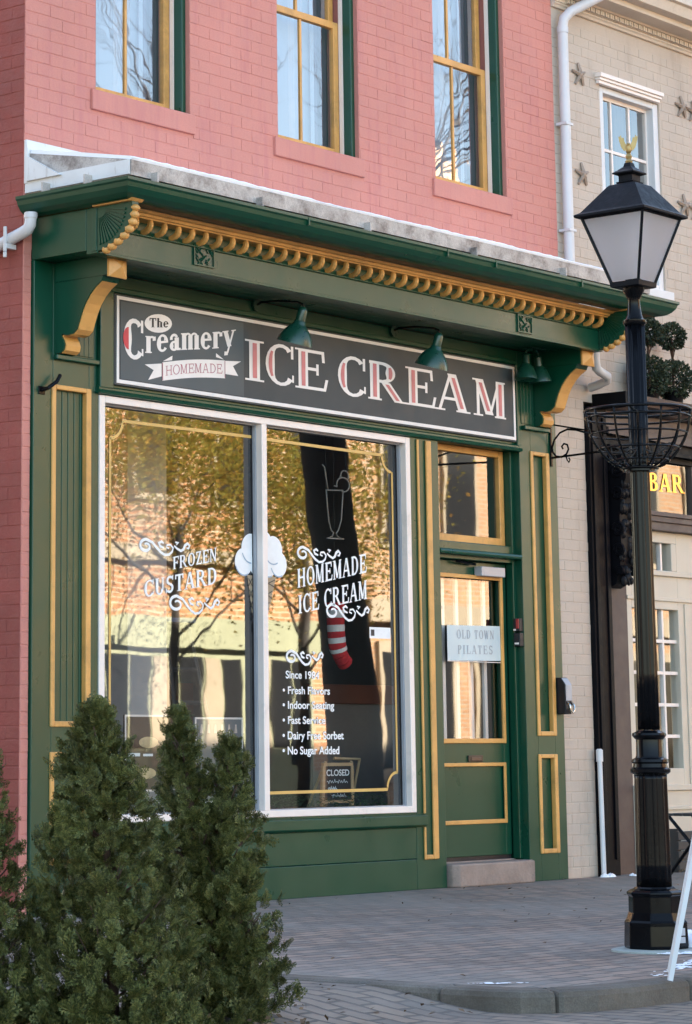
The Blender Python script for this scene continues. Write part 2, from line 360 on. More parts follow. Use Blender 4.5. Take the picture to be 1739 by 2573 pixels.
# ------------------------------------------------------------------ hand-cut serif alphabet (flat sign writing)
def _arc(cx, cy, rx, ry, a0, a1, tk, tn, n=16):
    out = []; inn = []; mid = []
    for i in range(n + 1):
        a = R(a0 + (a1 - a0) * i / n); t = tn + (tk - tn) * abs(math.cos(a)) ** 1.4
        out.append((cx + rx * math.cos(a), cy + ry * math.sin(a)))
        inn.append((cx + (rx - t) * math.cos(a), cy + (ry - min(t, tn * 1.15 + 0 * t)) * math.sin(a)))
        mid.append((t, a))
    return [(out[i], out[i + 1], inn[i + 1], inn[i]) for i in range(n)]
def glyph(ch, T=0.17, t=0.06):
    q = []; st = []; s = 0.045
    def V(x, y0, y1, w=T, stripe=True):
        q.append(((x - w / 2, y0), (x + w / 2, y0), (x + w / 2, y1), (x - w / 2, y1)))
        if w > 0.1 and stripe: st.append(((x - w * .2, y0 + .07), (x + w * .2, y0 + .07), (x + w * .2, y1 - .07), (x - w * .2, y1 - .07)))
    def H(x0, x1, y, h=t): q.append(((x0, y - h / 2), (x1, y - h / 2), (x1, y + h / 2), (x0, y + h / 2)))
    def D(x0, y0, x1, y1, w=T):
        q.append(((x0 - w / 2, y0), (x0 + w / 2, y0), (x1 + w / 2, y1), (x1 - w / 2, y1)))
        if w > 0.1:
            k = .1; a = (x0 + (x1 - x0) * k, y0 + (y1 - y0) * k); b = (x0 + (x1 - x0) * (1 - k), y0 + (y1 - y0) * (1 - k))
            st.append(((a[0] - w * .2, a[1]), (a[0] + w * .2, a[1]), (b[0] + w * .2, b[1]), (b[0] - w * .2, b[1])))
    def F(x, y, w): H(x - w / 2, x + w / 2, y + (s / 2 if y < .5 else -s / 2), s)
    def A(cx, cy, rx, ry, a0, a1, tk=T * 1.05, tn=t, n=16, stripe=True):
        q.extend(_arc(cx, cy, rx, ry, a0, a1, tk, tn, n))
        if stripe and tk > 0.1:
            lo, hi = min(a0, a1), max(a0, a1)
            for (m0, m1) in ((140, 220), (-40, 40)):
                l, h = max(lo, m0), min(hi, m1)
                if h - l > 30:
                    pts = []
                    for i in range(7):
                        a = R(l + (h - l) * i / 6); tt = tn + (tk - tn) * abs(math.cos(a)) ** 1.4
                        pts.append((a, tt))
                    for i in range(6):
                        (a, ta), (b, tb) = pts[i], pts[i + 1]
                        st.append(tuple((cx + (rx - kk * tt) * math.cos(an), cy + (ry - kk * t) * math.sin(an)) for an, tt, kk in ((a, ta, .3), (b, tb, .3), (b, tb, .7), (a, ta, .7))))
    w = .8
    if ch == 'I': V(.24, 0, 1); F(.24, 0, .46); F(.24, 1, .46); w = .48
    elif ch == 'L': V(.22, 0, 1); F(.22, 0, .42); F(.22, 1, .42); H(.2, .78, t / 2); V(.76, 0, .3, t); w = .82
    elif ch == 'E':
        V(.22, 0, 1); F(.18, 0, .36); F(.18, 1, .36); H(.2, .80, 1 - t / 2); H(.2, .62, .52); H(.2, .84, t / 2)
        D(.78, .72, .76, 1, t); V(.61, .38, .66, t * .9); D(.87, .30, .80, 0, t); w = .9
    elif ch == 'F':
        V(.22, 0, 1); F(.22, 0, .42); F(.18, 1, .36); H(.2, .78, 1 - t / 2); H(.2, .6, .5); V(.76, .72, 1, t); V(.6, .38, .64, t); w = .8
    elif ch == 'H': V(.2, 0, 1); V(.8, 0, 1); H(.2, .8, .52); [F(x, y, .36) for x in (.2, .8) for y in (0, 1)]; w = 1.0
    elif ch == 'T': V(.42, 0, 1); F(.42, 0, .42); H(.06, .78, 1 - t / 2); V(.08, .72, 1, t); V(.76, .72, 1, t); w = .84
    elif ch == 'C': A(.5, .5, .47, .52, 48, 318); V(.83, .68, 1.0, t); V(.85, .1, .28, t * .7, False); w = .92
    elif ch == 'O': A(.5, .5, .47, .52, 0, 360, n=24); w = 1.0
    elif ch == 'D': V(.2, 0, 1); A(.36, .5, .52, .5, -90, 90); H(.05, .4, 1 - t / 2); H(.05, .4, t / 2); w = .94
    elif ch == 'P': V(.2, 0, 1); A(.4, .74, .34, .26, -90, 90); H(.05, .42, 1 - t / 2); H(.2, .42, .48 + t / 2); F(.2, 0, .4); w = .8
    elif ch == 'B':
        V(.2, 0, 1); A(.42, .76, .3, .24, -90, 90); A(.42, .27, .36, .27, -90, 90); H(.05, .44, 1 - t / 2); H(.2, .44, .53); H(.05, .44, t / 2); w = .84
    elif ch == 'R':
        V(.2, 0, 1); A(.42, .73, .36, .27, -90, 90); H(.05, .44, 1 - t / 2); H(.2, .44, .46 + t / 2); F(.2, 0, .38); D(.88, 0, .50, .48); F(.93, 0, .3); w = 1.02
    elif ch == 'A':
        D(.12, 0, .46, 1, t * 1.1); D(.82, 0, .50, 1); H(.24, .70, .33, t); F(.12, 0, .34); F(.83, 0, .42); w = 1.0
    elif ch == 'M':
        V(.16, 0, 1, t * 1.2); D(.20, 1, .52, .06); D(.54, .06, .84, 1, t); V(.87, 0, 1); F(.16, 0, .30); F(.87, 0, .36); F(.12, 1, .26); F(.90, 1, .28); w = 1.08
    elif ch == 'N': V(.16, 0, 1, t * 1.2); D(.2, 1, .78, 0); V(.8, 0, 1, t * 1.2); F(.16, 0, .3); F(.12, 1, .3); F(.8, 1, .32); w = .96
    elif ch == 'U': V(.2, .3, 1); V(.74, .3, 1, t * 1.2); A(.44, .32, .33, .34, 180, 360, T, t); F(.2, 1, .36); F(.74, 1, .3); w = .9
    elif ch == 'Z': H(.08, .74, 1 - t / 2); H(.06, .76, t / 2); D(.16, 0, .66, 1); V(.1, .74, 1, t); V(.75, 0, .26, t); w = .82
    elif ch == 'S':
        A(.4, .74, .32, .28, 30, 270, T * .9, t * 1.4, stripe=False); A(.4, .27, .34, .29, -150, 90, T * .9, t * 1.4, stripe=False); V(.66, .74, 1, t); V(.09, 0, .28, t); w = .8
    elif ch == 'W': D(.3, 0, .1, 1); D(.32, 0, .52, 1, t); D(.72, 0, .52, 1); D(.74, 0, .94, 1, t); F(.1, 1, .3); F(.95, 1, .26); w = 1.08
    elif ch == 'r': V(.18, 0, .66); F(.18, 0, .36); F(.13, .66, .22); A(.34, .46, .22, .2, 20, 150, .1, .08, stripe=False); q.append(((.40, .46), (.56, .46), (.56, .62), (.40, .62))); w = .58
    elif ch == 'e': A(.32, .33, .30, .345, 20, 320, T, t, 20); H(.16, .58, .37, t); A(.32, .33, .30, .345, 0, 60, t * 1.4, t, 6, False); w = .64
    elif ch == 'a':
        V(.42, .04, .5); A(.28, .46, .22, .2, 20, 160, t * 1.5, t * 1.2, stripe=False); q.append(((.06, .42), (.2, .42), (.2, .54), (.06, .54)))
        A(.28, .18, .24, .2, 60, 320, T * .9, t, stripe=False); q.append(((.42, 0), (.64, 0), (.62, .09), (.42, .09))); w = .64
    elif ch == 'm':
        V(.16, 0, .66); V(.50, 0, .56); V(.84, 0, .56); F(.16, 0, .32); F(.5, 0, .28); F(.86, 0, .32); F(.1, .66, .22)
        A(.36, .46, .22, .21, 10, 150, .1, .08, stripe=False); A(.70, .46, .22, .21, 10, 150, .1, .08, stripe=False); w = 1.02
    elif ch == 'y':
        D(.36, .02, .14, .66); D(.24, -.24, .60, .66, t * 1.2); F(.14, .66, .34); F(.6, .66, .26); q.append(((.06, -.32), (.26, -.32), (.28, -.18), (.08, -.16))); w = .7
    elif ch == 'h': V(.16, 0, 1); V(.5, 0, .56); F(.16, 0, .32); F(.52, 0, .3); F(.11, 1, .22); A(.36, .46, .22, .21, 10, 150, .1, .08, stripe=False); w = .68
    elif ch == 'c': A(.32, .33, .30, .345, 40, 320, T, t, 18, False); w = .6
    elif ch == 'x': D(.14, 0, .5, .66); D(.5, 0, .14, .66, t); w = .6
    else: w = .42
    return w, q, st
def write(text, fn, Y, total=None, T=0.17, t=0.06, gap=0.05):
    """fn(u, v) -> (X, Z); u runs 0..1 over the whole line, v 0..1 over the cap height. Returns list of (MB, stripes MB)."""
    gl = [glyph(c, T, t) for c in text]; W_ = sum(g[0] + gap for g in gl) - gap; x = 0; res = []
    for c, (gw, qs, ss) in zip(text, gl):
        if qs:
            a = MB(); b = MB()
            for k, poly in enumerate(qs):
                a.q(*[(lambda P: (P[0], Y - 0.00003 * k, P[1]))(fn((x + p[0]) / W_, p[1])) for p in poly])
            for k, poly in enumerate(ss):
                b.q(*[(lambda P: (P[0], Y - 0.0026 - 0.00003 * k, P[1]))(fn((x + p[0]) / W_, p[1])) for p in poly])
            res.append((c, a, b if ss else None))
        x += gw + gap
    return res
def joined(text, fn, Y, **k):
    m = MB()
    for c, a, b in write(text, fn, Y, **k):
        o = len(m.v); m.v += a.v; m.f += [tuple(i + o for i in f) for f in a.f]
    return m
def simple_text(s, x0, z0, h, width, Y, slope=0.0):
    """small flat print from the built-in typeface, turned into mesh data"""
    cu = bpy.data.curves.new('print', 'FONT'); cu.body = s; cu.size = 1.0; cu.offset = 0.022
    ob = bpy.data.objects.new('print', cu); COL.objects.link(ob)
    dg = bpy.context.evaluated_depsgraph_get(); me = bpy.data.meshes.new_from_object(ob.evaluated_get(dg))
    vs = [v.co.copy() for v in me.vertices]; fs = [tuple(p.vertices) for p in me.polygons]
    bpy.data.objects.remove(ob); bpy.data.curves.remove(cu); bpy.data.meshes.remove(me)
    xa = min(v.x for v in vs); xb = max(v.x for v in vs); m = MB()
    kx = width / (xb - xa); kz = h / 0.72
    m.v = [(x0 + (v.x - xa) * kx, Y, z0 + v.y * kz + slope * (v.x - xa) * kx) for v in vs]; m.f = fs
    return m
def by_word(m, gap):
    fs = sorted((min(m.v[i][0] for i in f), max(m.v[i][0] for i in f), f) for f in m.f); out = []; cur = []; xe = None
    for a, b, f in fs:
        if cur and a - xe > gap: out.append(cur); cur = []; xe = None
        cur.append(f); xe = b if xe is None else max(xe, b)
    out.append(cur); res = []
    for c in out:
        idx = sorted({i for f in c for i in f}); mp = {i: k for k, i in enumerate(idx)}; w_ = MB(); w_.v = [m.v[i] for i in idx]; w_.f = [tuple(mp[i] for i in f) for f in c]; res.append(w_)
    return res
def ribbon2d(pts, wd, Y):
    """flat painted line through (x, z) points"""
    m = MB(); n = len(pts); L = []
    for i in range(n):
        a = Vector(pts[max(i - 1, 0)]); b = Vector(pts[min(i + 1, n - 1)]); d = (b - a)
        d = d.normalized() if d.length > 1e-9 else Vector((1, 0)); nn = Vector((-d.y, d.x)); p = Vector(pts[i])
        ww = wd[i] if isinstance(wd, (list, tuple)) else wd
        L.append((p + nn * ww / 2, p - nn * ww / 2))
    m.v = [(p.x, Y, p.y) for pr in L for p in pr]
    m.f = [(2 * i, 2 * i + 1, 2 * i + 3, 2 * i + 2) for i in range(n - 1)]
    return m
def swash(x0, x1, z0, z1, Y, wd, flip=False):
    """scrolled flourish: a big curl, a heart-like loop pair and a small curl"""
    W_, H_ = x1 - x0, z1 - z0; segs = []
    def sp(cx, cy, r0, r1, a0, a1, n=22): return [(cx + (r0 + (r1 - r0) * i / n) * math.cos(R(a0 + (a1 - a0) * i / n)) * H_ / W_ * 1.5, cy + (r0 + (r1 - r0) * i / n) * math.sin(R(a0 + (a1 - a0) * i / n))) for i in range(n + 1)]
    segs.append(sp(.16, .55, .12, .44, 500, 90) + [(.28, .82), (.36, .50), (.44, .22), (.52, .06), (.60, .10), (.66, .30), (.68, .55), (.63, .75), (.56, .72), (.55, .56), (.60, .50)])
    segs.append([(.50, .80), (.46, .92), (.40, .80), (.43, .60), (.50, .52)])
    segs.append([(.70, .70), (.76, .52), (.83, .40), (.88, .52), (.91, .78), (.96, .92), (1.0, .78), (.98, .60), (.94, .62)])
    segs.append([(.74, .78), (.78, .90), (.72, .95)])
    m = MB()
    for k, sg in enumerate(segs):
        pts = []
        for (u, v) in sg:
            if flip: u, v = 1 - u, 1 - v
            pts.append((x0 + u * W_, z0 + v * H_))
        r = ribbon2d(pts, [wd * (0.55 + 0.45 * math.sin(math.pi * i / (len(pts) - 1))) for i in range(len(pts))], Y - 0.0003 * k)
        o = len(m.v); m.v += r.v; m.f += [tuple(i + o for i in f) for f in r.f]
    return m

# ------------------------------------------------------------------ ground
def street_z(y): 
    t = min(1, max(0, (y + 5.05) / 0.75)); t = t * t * (3 - 2 * t)
    return -0.085 + 0.079 * t
g = MB(); ys = [-700, -60, -12] + [-5.05 + 0.075 * i for i in range(11)] + [20, 700]
for a, b in zip(ys[:-1], ys[1:]):
    g.q((-700, a, street_z(a)), (700, a, street_z(a)), (700, b, street_z(b)), (-700, b, street_z(b)))
g.build('street', 'street', kind='structure', smooth='all', fixn=False)
K = [(70, -5.34), (-1.52, -5.34), (-1.89, -5.325), (-2.14, -5.28), (-2.31, -5.20), (-2.41, -5.09), (-2.45, -4.95), (-2.46, -4.72), (-2.46, -4.33), (-2.46, 30)]
def off(pts, d):
    out = []
    for i, p in enumerate(pts):
        a = Vector(pts[max(i - 1, 0)]); b = Vector(pts[min(i + 1, len(pts) - 1)]); t = (b - a).normalized()
        out.append((p[0] + t.y * d, p[1] - t.x * d))
    return out
KI = off(K, 0.17)
sw = MB(); poly = [p for p in KI] + [(70, 30)]
sw.prism([(p[0], p[1]) for p in poly], 'z', -0.2, 0.0)
sidewalk = sw.build('sidewalk', 'pave', kind='structure')
kerb = empty('kerb', (-1.5, -5.3, 0)); kerb['kind'] = 'structure'
def kerb_piece(a, b, ai, bi):
    m = MB(); j = 0.0015
    def L(p, q, t): return (p[0] + (q[0] - p[0]) * t, p[1] + (q[1] - p[1]) * t)
    ln = math.hypot(b[0] - a[0], b[1] - a[1]); e = j / ln
    p = [L(a, b, e), L(a, b, 1 - e), L(ai, bi, 1 - e), L(ai, bi, e)]
    m.prism(p, 'z', -0.3, 0.004 + random.uniform(-.002, .003)); m.build('kerb_stone', 'kerb', kerb, bevel=0.028)
def kerb_curve(i0, i1):
    m = MB(); m.prism([K[i] for i in range(i0, i1 + 1)] + [KI[i] for i in range(i1, i0 - 1, -1)], 'z', -0.3, 0.004); m.build('kerb_stone', 'kerb', kerb, bevel=0.028)
kerb_curve(1, 4); kerb_curve(4, 7); kerb_curve(7, 8)
for i in (0, len(K) - 2):
    a, b, ai, bi = K[i], K[i + 1], KI[i], KI[i + 1]; ln = math.hypot(b[0] - a[0], b[1] - a[1])
    if ln < 0.6: kerb_piece(a, b, ai, bi)
    else:
        rng = (a[0] if i == 0 else 0)
        n = int(min(ln, 14) / 1.9); st = 1.9 / ln
        for k in range(n):
            t0, t1 = (1 - (k + 1) * st, 1 - k * st) if i == 0 else (k * st, (k + 1) * st)
            f = lambda p, q, t: (p[0] + (q[0] - p[0]) * t, p[1] + (q[1] - p[1]) * t)
            kerb_piece(f(a, b, t0), f(a, b, t1), f(ai, bi, t0), f(ai, bi, t1))

# ------------------------------------------------------------------ pink brick shop building
shop = empty('brick_shop_building', (2.8, 0.0, 0), 'pink painted brick corner building with green and ochre ice cream shopfront', 'building')
WIN = [(0.57, 1.478), (2.395, 3.305), (4.225, 5.14)]; WZ0, WZ1 = 5.07, 7.25
YW = 0.02
wall = MB(); xs = [-0.067] + [v for p in WIN for v in p] + [5.82]
for i in range(0, len(xs), 2): wall.box(xs[i], xs[i + 1], YW + 0.0025, 0.30, 3.95, 9.0)
for a, b in WIN:
    wall.box(a, b, YW + 0.0025, 0.30, 3.95, WZ0); wall.box(a, b, YW + 0.0025, 0.30, WZ1, 9.0)
wall.box(-0.067, 0.0, YW + 0.0025, 0.30, 0, 3.95)
front_wall = wall.build('front_wall', 'pink', shop)
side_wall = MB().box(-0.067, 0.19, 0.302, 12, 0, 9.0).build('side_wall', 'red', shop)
back = MB(); back.box(5.58, 5.815, 0.302, 12, 0, 9.0); back.box(0.19, 5.58, 11.7, 12, 0, 9.0)
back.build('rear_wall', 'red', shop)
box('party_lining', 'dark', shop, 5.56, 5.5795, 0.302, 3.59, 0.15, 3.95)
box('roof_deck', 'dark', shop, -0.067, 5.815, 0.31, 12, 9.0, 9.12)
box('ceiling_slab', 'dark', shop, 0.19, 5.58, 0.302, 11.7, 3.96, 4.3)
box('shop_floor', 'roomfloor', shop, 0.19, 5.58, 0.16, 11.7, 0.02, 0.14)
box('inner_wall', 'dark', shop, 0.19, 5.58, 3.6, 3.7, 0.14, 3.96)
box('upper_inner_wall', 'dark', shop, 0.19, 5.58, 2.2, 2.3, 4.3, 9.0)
# bricks: slightly proud of the wall, joints filled with paint
CH, BL = 0.0785, 0.218
def brick_mb(x0, x1, z0, z1, y, dy=0.0026, j=0.0025, c=0.0035):
    m = MB(); jt = lambda: random.uniform(-.0024, .0024)
    k = 0.45
    a = [(x0 + j * k, z0 + j), (x1 - j * k, z0 + j), (x1 - j * k, z1 - j), (x0 + j * k, z1 - j)]
    b = [(x0 + (j + c) * k + jt(), z0 + j + c + jt()), (x1 - (j + c) * k + jt(), z0 + j + c + jt()), (x1 - (j + c) * k + jt(), z1 - j - c + jt()), (x0 + (j + c) * k + jt(), z1 - j - c + jt())]
    m.v = [(p[0], y + 0.001, p[1]) for p in a] + [(p[0], y - dy + random.uniform(-.0012, .0012), p[1]) for p in b]
    m.f = [(4, 5, 6, 7)] + [(i, (i + 1) % 4, 4 + (i + 1) % 4, 4 + i) for i in range(4)]
    return m
def lay_bricks(parent, mat, xa, xb, z0, z1, y, holes, limit, name_rest):
    full = []; rest = []
    nz = int((z1 - z0) / CH)
    for r in range(nz):
        za = z0 + r * CH; zb = za + CH; x = xa - (BL / 2 if r % 2 else 0) 
        while x < xb:
            p0, p1 = max(x, xa), min(x + BL, xb); segs = [(p0, p1)]
            for (hx0, hx1, hz0, hz1) in holes:
                if zb > hz0 + .02 and za < hz1 - .02:
                    ns = []
                    for (s0, s1) in segs:
                        if s1 <= hx0 or s0 >= hx1: ns.append((s0, s1))
                        else:
                            if s0 < hx0: ns.append((s0, hx0))
                            if s1 > hx1: ns.append((hx1, s1))
                    segs = ns
            for (s0, s1) in segs:
                if s1 - s0 > BL * 0.97: full.append((s0, za))
                elif s1 - s0 > 0.025: rest.append((s0, s1, za, zb))
            x += BL
    full.sort(key=lambda t: (t[0] - CAM.x) ** 2 + CAM.y ** 2 + (t[1] - CAM.z) ** 2)
    protos = []
    for k in range(14):
        b = brick_mb(-BL / 2, BL / 2, -CH / 2, CH / 2, 0.0)
        me = bpy.data.meshes.new('brick'); me.from_pydata(b.v, [], b.f); me.materials.append(M[mat]); protos.append(me)
    for (s0, za) in full[:limit]:
        inst(random.choice(protos), 'brick', parent, (s0 + BL / 2, y, za + CH / 2))
    rest += [(s0, s0 + BL, za, za + CH) for (s0, za) in full[limit:]]
    m = MB()
    for (s0, s1, za, zb) in rest:
        b = brick_mb(s0, s1, za, zb, y); o = len(m.v); m.v += b.v; m.f += [tuple(i + o for i in f) for f in b.f]
    m.build(name_rest, mat, parent, kind='stuff')
holes = [(a, b, WZ0, WZ1) for a, b in WIN] + [(0.523, 1.513, 4.93, 5.068), (2.346, 3.345, 4.93, 5.068), (4.18, 5.19, 4.93, 5.068)]
lay_bricks(front_wall, 'pink', -0.067, 5.82, 4.36, 7.1, YW + 0.0025, holes, 300, 'brick_courses')
sb = MB()
for r in range(int(4.36 / CH)):
    b = brick_mb(-0.067, 0.0, r * CH, (r + 1) * CH, YW + 0.0025); o = len(sb.v); sb.v += b.v; sb.f += [tuple(i + o for i in f) for f in b.f]
sb.build('corner_bricks', 'pink', front_wall, kind='stuff')
sb = MB()
for r in range(int(6.2 / CH)):
    y = 0.026 - (BL / 2 if r % 2 else 0) + 0.0
    for k in range(5):
        y0, y1 = max(y + k * BL, 0.026), y + (k + 1) * BL
        if y1 - y0 < 0.03: continue
        b = brick_mb(y0, y1, r * CH, (r + 1) * CH, 0.0); o = len(sb.v)
        sb.v += [(-0.067 + (v[1]) , v[0], v[2]) for v in b.v]; sb.f += [tuple(i + o for i in f) for f in b.f]
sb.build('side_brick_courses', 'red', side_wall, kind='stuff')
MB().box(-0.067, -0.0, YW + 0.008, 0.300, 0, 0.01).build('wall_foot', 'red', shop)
# the side wall's darker red returns round the corner onto the narrow end of the front wall
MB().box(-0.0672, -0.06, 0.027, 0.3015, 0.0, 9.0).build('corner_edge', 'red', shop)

# upper sash windows
def sash_window(x0, x1, idx):
    r = empty('sash_window', ((x0 + x1) / 2, 0.1, WZ0), parent=shop)
    m = MB(); m.box(x0, x0 + 0.04, 0.055, 0.128, WZ0, WZ1); m.box(x1 - 0.04, x1, 0.055, 0.128, WZ0, WZ1)
    m.build('casing', 'green', r, bevel=0.006)
    m = MB(); m.box(x0 + 0.012, x0 + 0.04, 0.128, 0.166, WZ0, WZ1); m.box(x1 - 0.04, x1 - 0.012, 0.128, 0.166, WZ0, WZ1)
    m.build('blind_stop', 'white', r, bevel=0.003)
    a, b = x0 + 0.04, x1 - 0.04; zr = 6.03
    lo = MB(); lo.frame(a, b, 0.166, 0.205, WZ0, zr + 0.05, 0.055, 0.055, 0.075, 0.05); lo.build('lower_sash', 'gold', r, bevel=0.004)
    up = MB(); up.frame(a + 0.005, b - 0.005, 0.206, 0.24, zr + 0.01, WZ1, 0.055, 0.055, 0.045, 0.06); up.build('upper_sash', 'gold', r, bevel=0.004)
    c = (a + b) / 2
    box('muntin', 'gold', r, c - 0.012, c + 0.012, 0.178, 0.200, WZ0 + 0.075, zr, 0.003)
    box('muntin', 'gold', r, c - 0.012, c + 0.012, 0.214, 0.236, zr + 0.055, WZ1 - 0.06, 0.003)
    for (pa, pb) in ((a + 0.055, c - 0.012), (c + 0.012, b - 0.055)):
        MB().q((pa, 0.188, WZ0 + 0.075), (pb, 0.188, WZ0 + 0.075), (pb, 0.188, zr), (pa, 0.188, zr)).build('pane', 'glassup', r)
        MB().q((pa, 0.224, zr + 0.055), (pb, 0.224, zr + 0.055), (pb, 0.224, WZ1 - 0.06), (pa, 0.224, WZ1 - 0.06)).build('pane', 'glassup', r)
    # curtains inside: white sheer, given the sky's blue, on the left, mauve drape gathered on the right
    m = MB(); n = 26; xa, xb = x0 - 0.05, x1 - 0.12
    for i in range(n):
        u0, u1 = xa + (xb - xa) * i / n, xa + (xb - xa) * (i + 1) / n
        y0, y1 = 0.34 + 0.028 * math.sin(i * 1.7) * (1 + .5 * math.sin(i * .6)), 0.34 + 0.028 * math.sin((i + 1) * 1.7) * (1 + .5 * math.sin((i + 1) * .6))
        m.q((u0, y0, WZ0 - 0.05), (u1, y1, WZ0 - 0.05), (u1, y1, WZ1), (u0, y0, WZ1))
    m.build('sheer_curtain', 'curtain', r, smooth='all', fixn=False)
    m = MB()
    for i in range(8):
        u0, u1 = x1 - 0.20 + 0.035 * i, x1 - 0.20 + 0.035 * (i + 1)
        y0, y1 = 0.31 + 0.018 * math.sin(i * 2.1), 0.31 + 0.018 * math.sin((i + 1) * 2.1)
        m.q((u0, y0, WZ0 - 0.05), (u1, y1, WZ0 - 0.05), (u1, y1, WZ1), (u0, y0, WZ1))
    m.build('drape', 'curtain2', r, smooth='all', fixn=False)
    return r
SILL = [(0.523, 1.513), (2.346, 3.345), (4.18, 5.19)]
for i, ((a, b), (s0, s1)) in enumerate(zip(WIN, SILL)):
    r = sash_window(a, b, i)
    m = MB(); m.prism([(0.0, 4.935), (0.06, 4.935), (0.06, 5.069), (0.0, 5.066)], 'x', s0, s1); m.box(a + .002, b - .002, 0.06, 0.205, 4.95, 5.069)
    m.build('window_sill', 'pink', r, bevel=0.006)

# ---- cornice and roof of the shopfront
rf = MB(); rf.prism([(-0.852, 4.295), (-0.858, 4.385), (0.024, 4.555), (0.024, 4.295)], 'x', -0.055, 5.72)
roof = rf.build('canopy_roof', 'flash', shop)
box('fascia_end', 'flashw', roof, -0.066, -0.0555, -0.845, 0.015, 4.30, 4.388)
m = MB(); m.prism([(0.018, 4.36), (0.018, 4.635), (-0.002, 4.635), (-0.012, 4.56), (-0.012, 4.36)], 'x', -0.072, 5.70); m.build('wall_flashing', 'flashw', roof, bevel=0.003)
m = MB(); m.prism([(-0.01, 4.37), (-0.30, 4.37), (-0.012, 4.53)], 'x', -0.085, -0.0668); m.build('corner_flashing', 'flashw', roof)
for x in (0.12, 1.1, 2.2, 3.4, 4.5):
    box('gutter_strap', 'flash', roof, x, x + 0.014, -0.905, -0.853, 4.27, 4.33)
for y in (-0.2, -0.55):
    box('gutter_strap', 'flash', roof, -0.13, -0.0665, y, y + 0.014, 4.27, 4.33)
cor = empty('cornice', (2.8, -0.5, 3.88), parent=shop)
def sweep_u(prof, x0, x1, yf, yb):
    """profile (offset inward, z) swept left return - front - right return with mitred corners"""
    m = MB(); rows = []
    for (d, z) in prof: rows.append([(x0 + d, yb, z), (x0 + d, yf + d, z), (x1 - d, yf + d, z), (x1 - d, yb, z)])
    for i in range(len(rows) - 1):
        for k in range(3): m.q(rows[i][k], rows[i][k + 1], rows[i + 1][k + 1], rows[i + 1][k])
    for k in (0, 3): m.q(*[rows[i][k] for i in range(len(rows))])
    return m
gut = sweep_u([(0.012, 4.262), (0.0, 4.268), (0.0, 4.25), (0.012, 4.24), (0.02, 4.215), (0.045, 4.185), (0.075, 4.165), (0.10, 4.158), (0.135, 4.155), (0.135, 4.262)], -0.143, 6.05, -0.909, 0.02)
gut.build('gutter', 'green', cor, smooth=True)
for x in (1.55, 3.05, 3.62, 4.7):
    box('gutter_joint', 'green', cor, x, x + 0.012, -0.9125, -0.88, 4.215, 4.266)
# bed mould and soffit under the gutter, over the ochre moulding
sweep_u([(0.0, 4.158), (0.045, 4.153), (0.075, 4.150), (0.082, 4.165), (0.0, 4.172)], -0.010, 5.91, -0.785, 0.02).build('soffit_board', 'brown', cor)
m = MB(); m.prism([(-0.53, 4.112), (-0.622, 4.114), (-0.626, 4.122), (-0.640, 4.124), (-0.646, 4.138), (-0.668, 4.140), (-0.690, 4.152), (-0.53, 4.152)], 'x', 0.062, 5.488)
m.build('ochre_moulding', 'gold', cor)
m = MB(); m.box(0.0, 5.55, -0.53, -0.44, 3.872, 4.152); m.build('frieze', 'green', cor, bevel=0.004)
m = MB(); m.box(0.062, 5.488, -0.541, -0.5305, 3.866, 3.884); m.box(0.062, 5.488, -0.546, -0.5305, 4.026, 4.036); m.build('frieze_bead', 'green', cor, bevel=0.003)
# forty ochre spindles under the moulding
pts = [(-0.606, 4.116), (-0.610, 4.098), (-0.607, 4.080), (-0.596, 4.064), (-0.578, 4.052), (-0.556, 4.045), (-0.532, 4.042)]
sp = MB()
for i in range(len(pts) - 1):
    pass
def spindle_mesh():
    m = MB(); n = len(pts); hw = 0.0145; rows = []
    for i, (y, z) in enumerate(pts):
        a = Vector(pts[max(i - 1, 0)]); b = Vector(pts[min(i + 1, n - 1)]); t = (b - a).normalized(); nn = Vector((t.y, -t.x))
        bulge = 0.017 + 0.007 * math.sin(math.pi * i / (n - 1)); ww = hw * (0.78 + 0.32 * math.sin(math.pi * min(1, i / (n - 2))))
        rows.append([(-ww, y, z), (-ww * .6, y - nn.x * bulge * -.55, z - nn.y * bulge * -.55), (ww * .6, y - nn.x * bulge * -.55, z - nn.y * bulge * -.55), (ww, y, z), (ww * .8, y + nn.x * -.02, z + nn.y * -.02), (-ww * .8, y + nn.x * -.02, z + nn.y * -.02)])
    for i in range(n - 1):
        for k in range(6): m.q(rows[i][k], rows[i][(k + 1) % 6], rows[i + 1][(k + 1) % 6], rows[i + 1][k])
    m.q(*rows[0]); m.q(*rows[-1]); return m
s0 = spindle_mesh(); me = bpy.data.meshes.new('spindle'); cy, cz = -0.57, 4.085
me.from_pydata([(v[0], v[1] - cy, v[2] - cz) for v in s0.v], [], s0.f); me.materials.append(M['gold'])
import bmesh as _bm
_b = _bm.new(); _b.from_mesh(me); _bm.ops.remove_doubles(_b, verts=_b.verts, dist=1e-5); _bm.ops.recalc_face_normals(_b, faces=_b.faces); _b.to_mesh(me); _b.free()
NS = 42
for k in range(NS): inst(me, 'spindle', cor, (0.135 + k * (5.425 - 0.135) / (NS - 1), cy, cz))
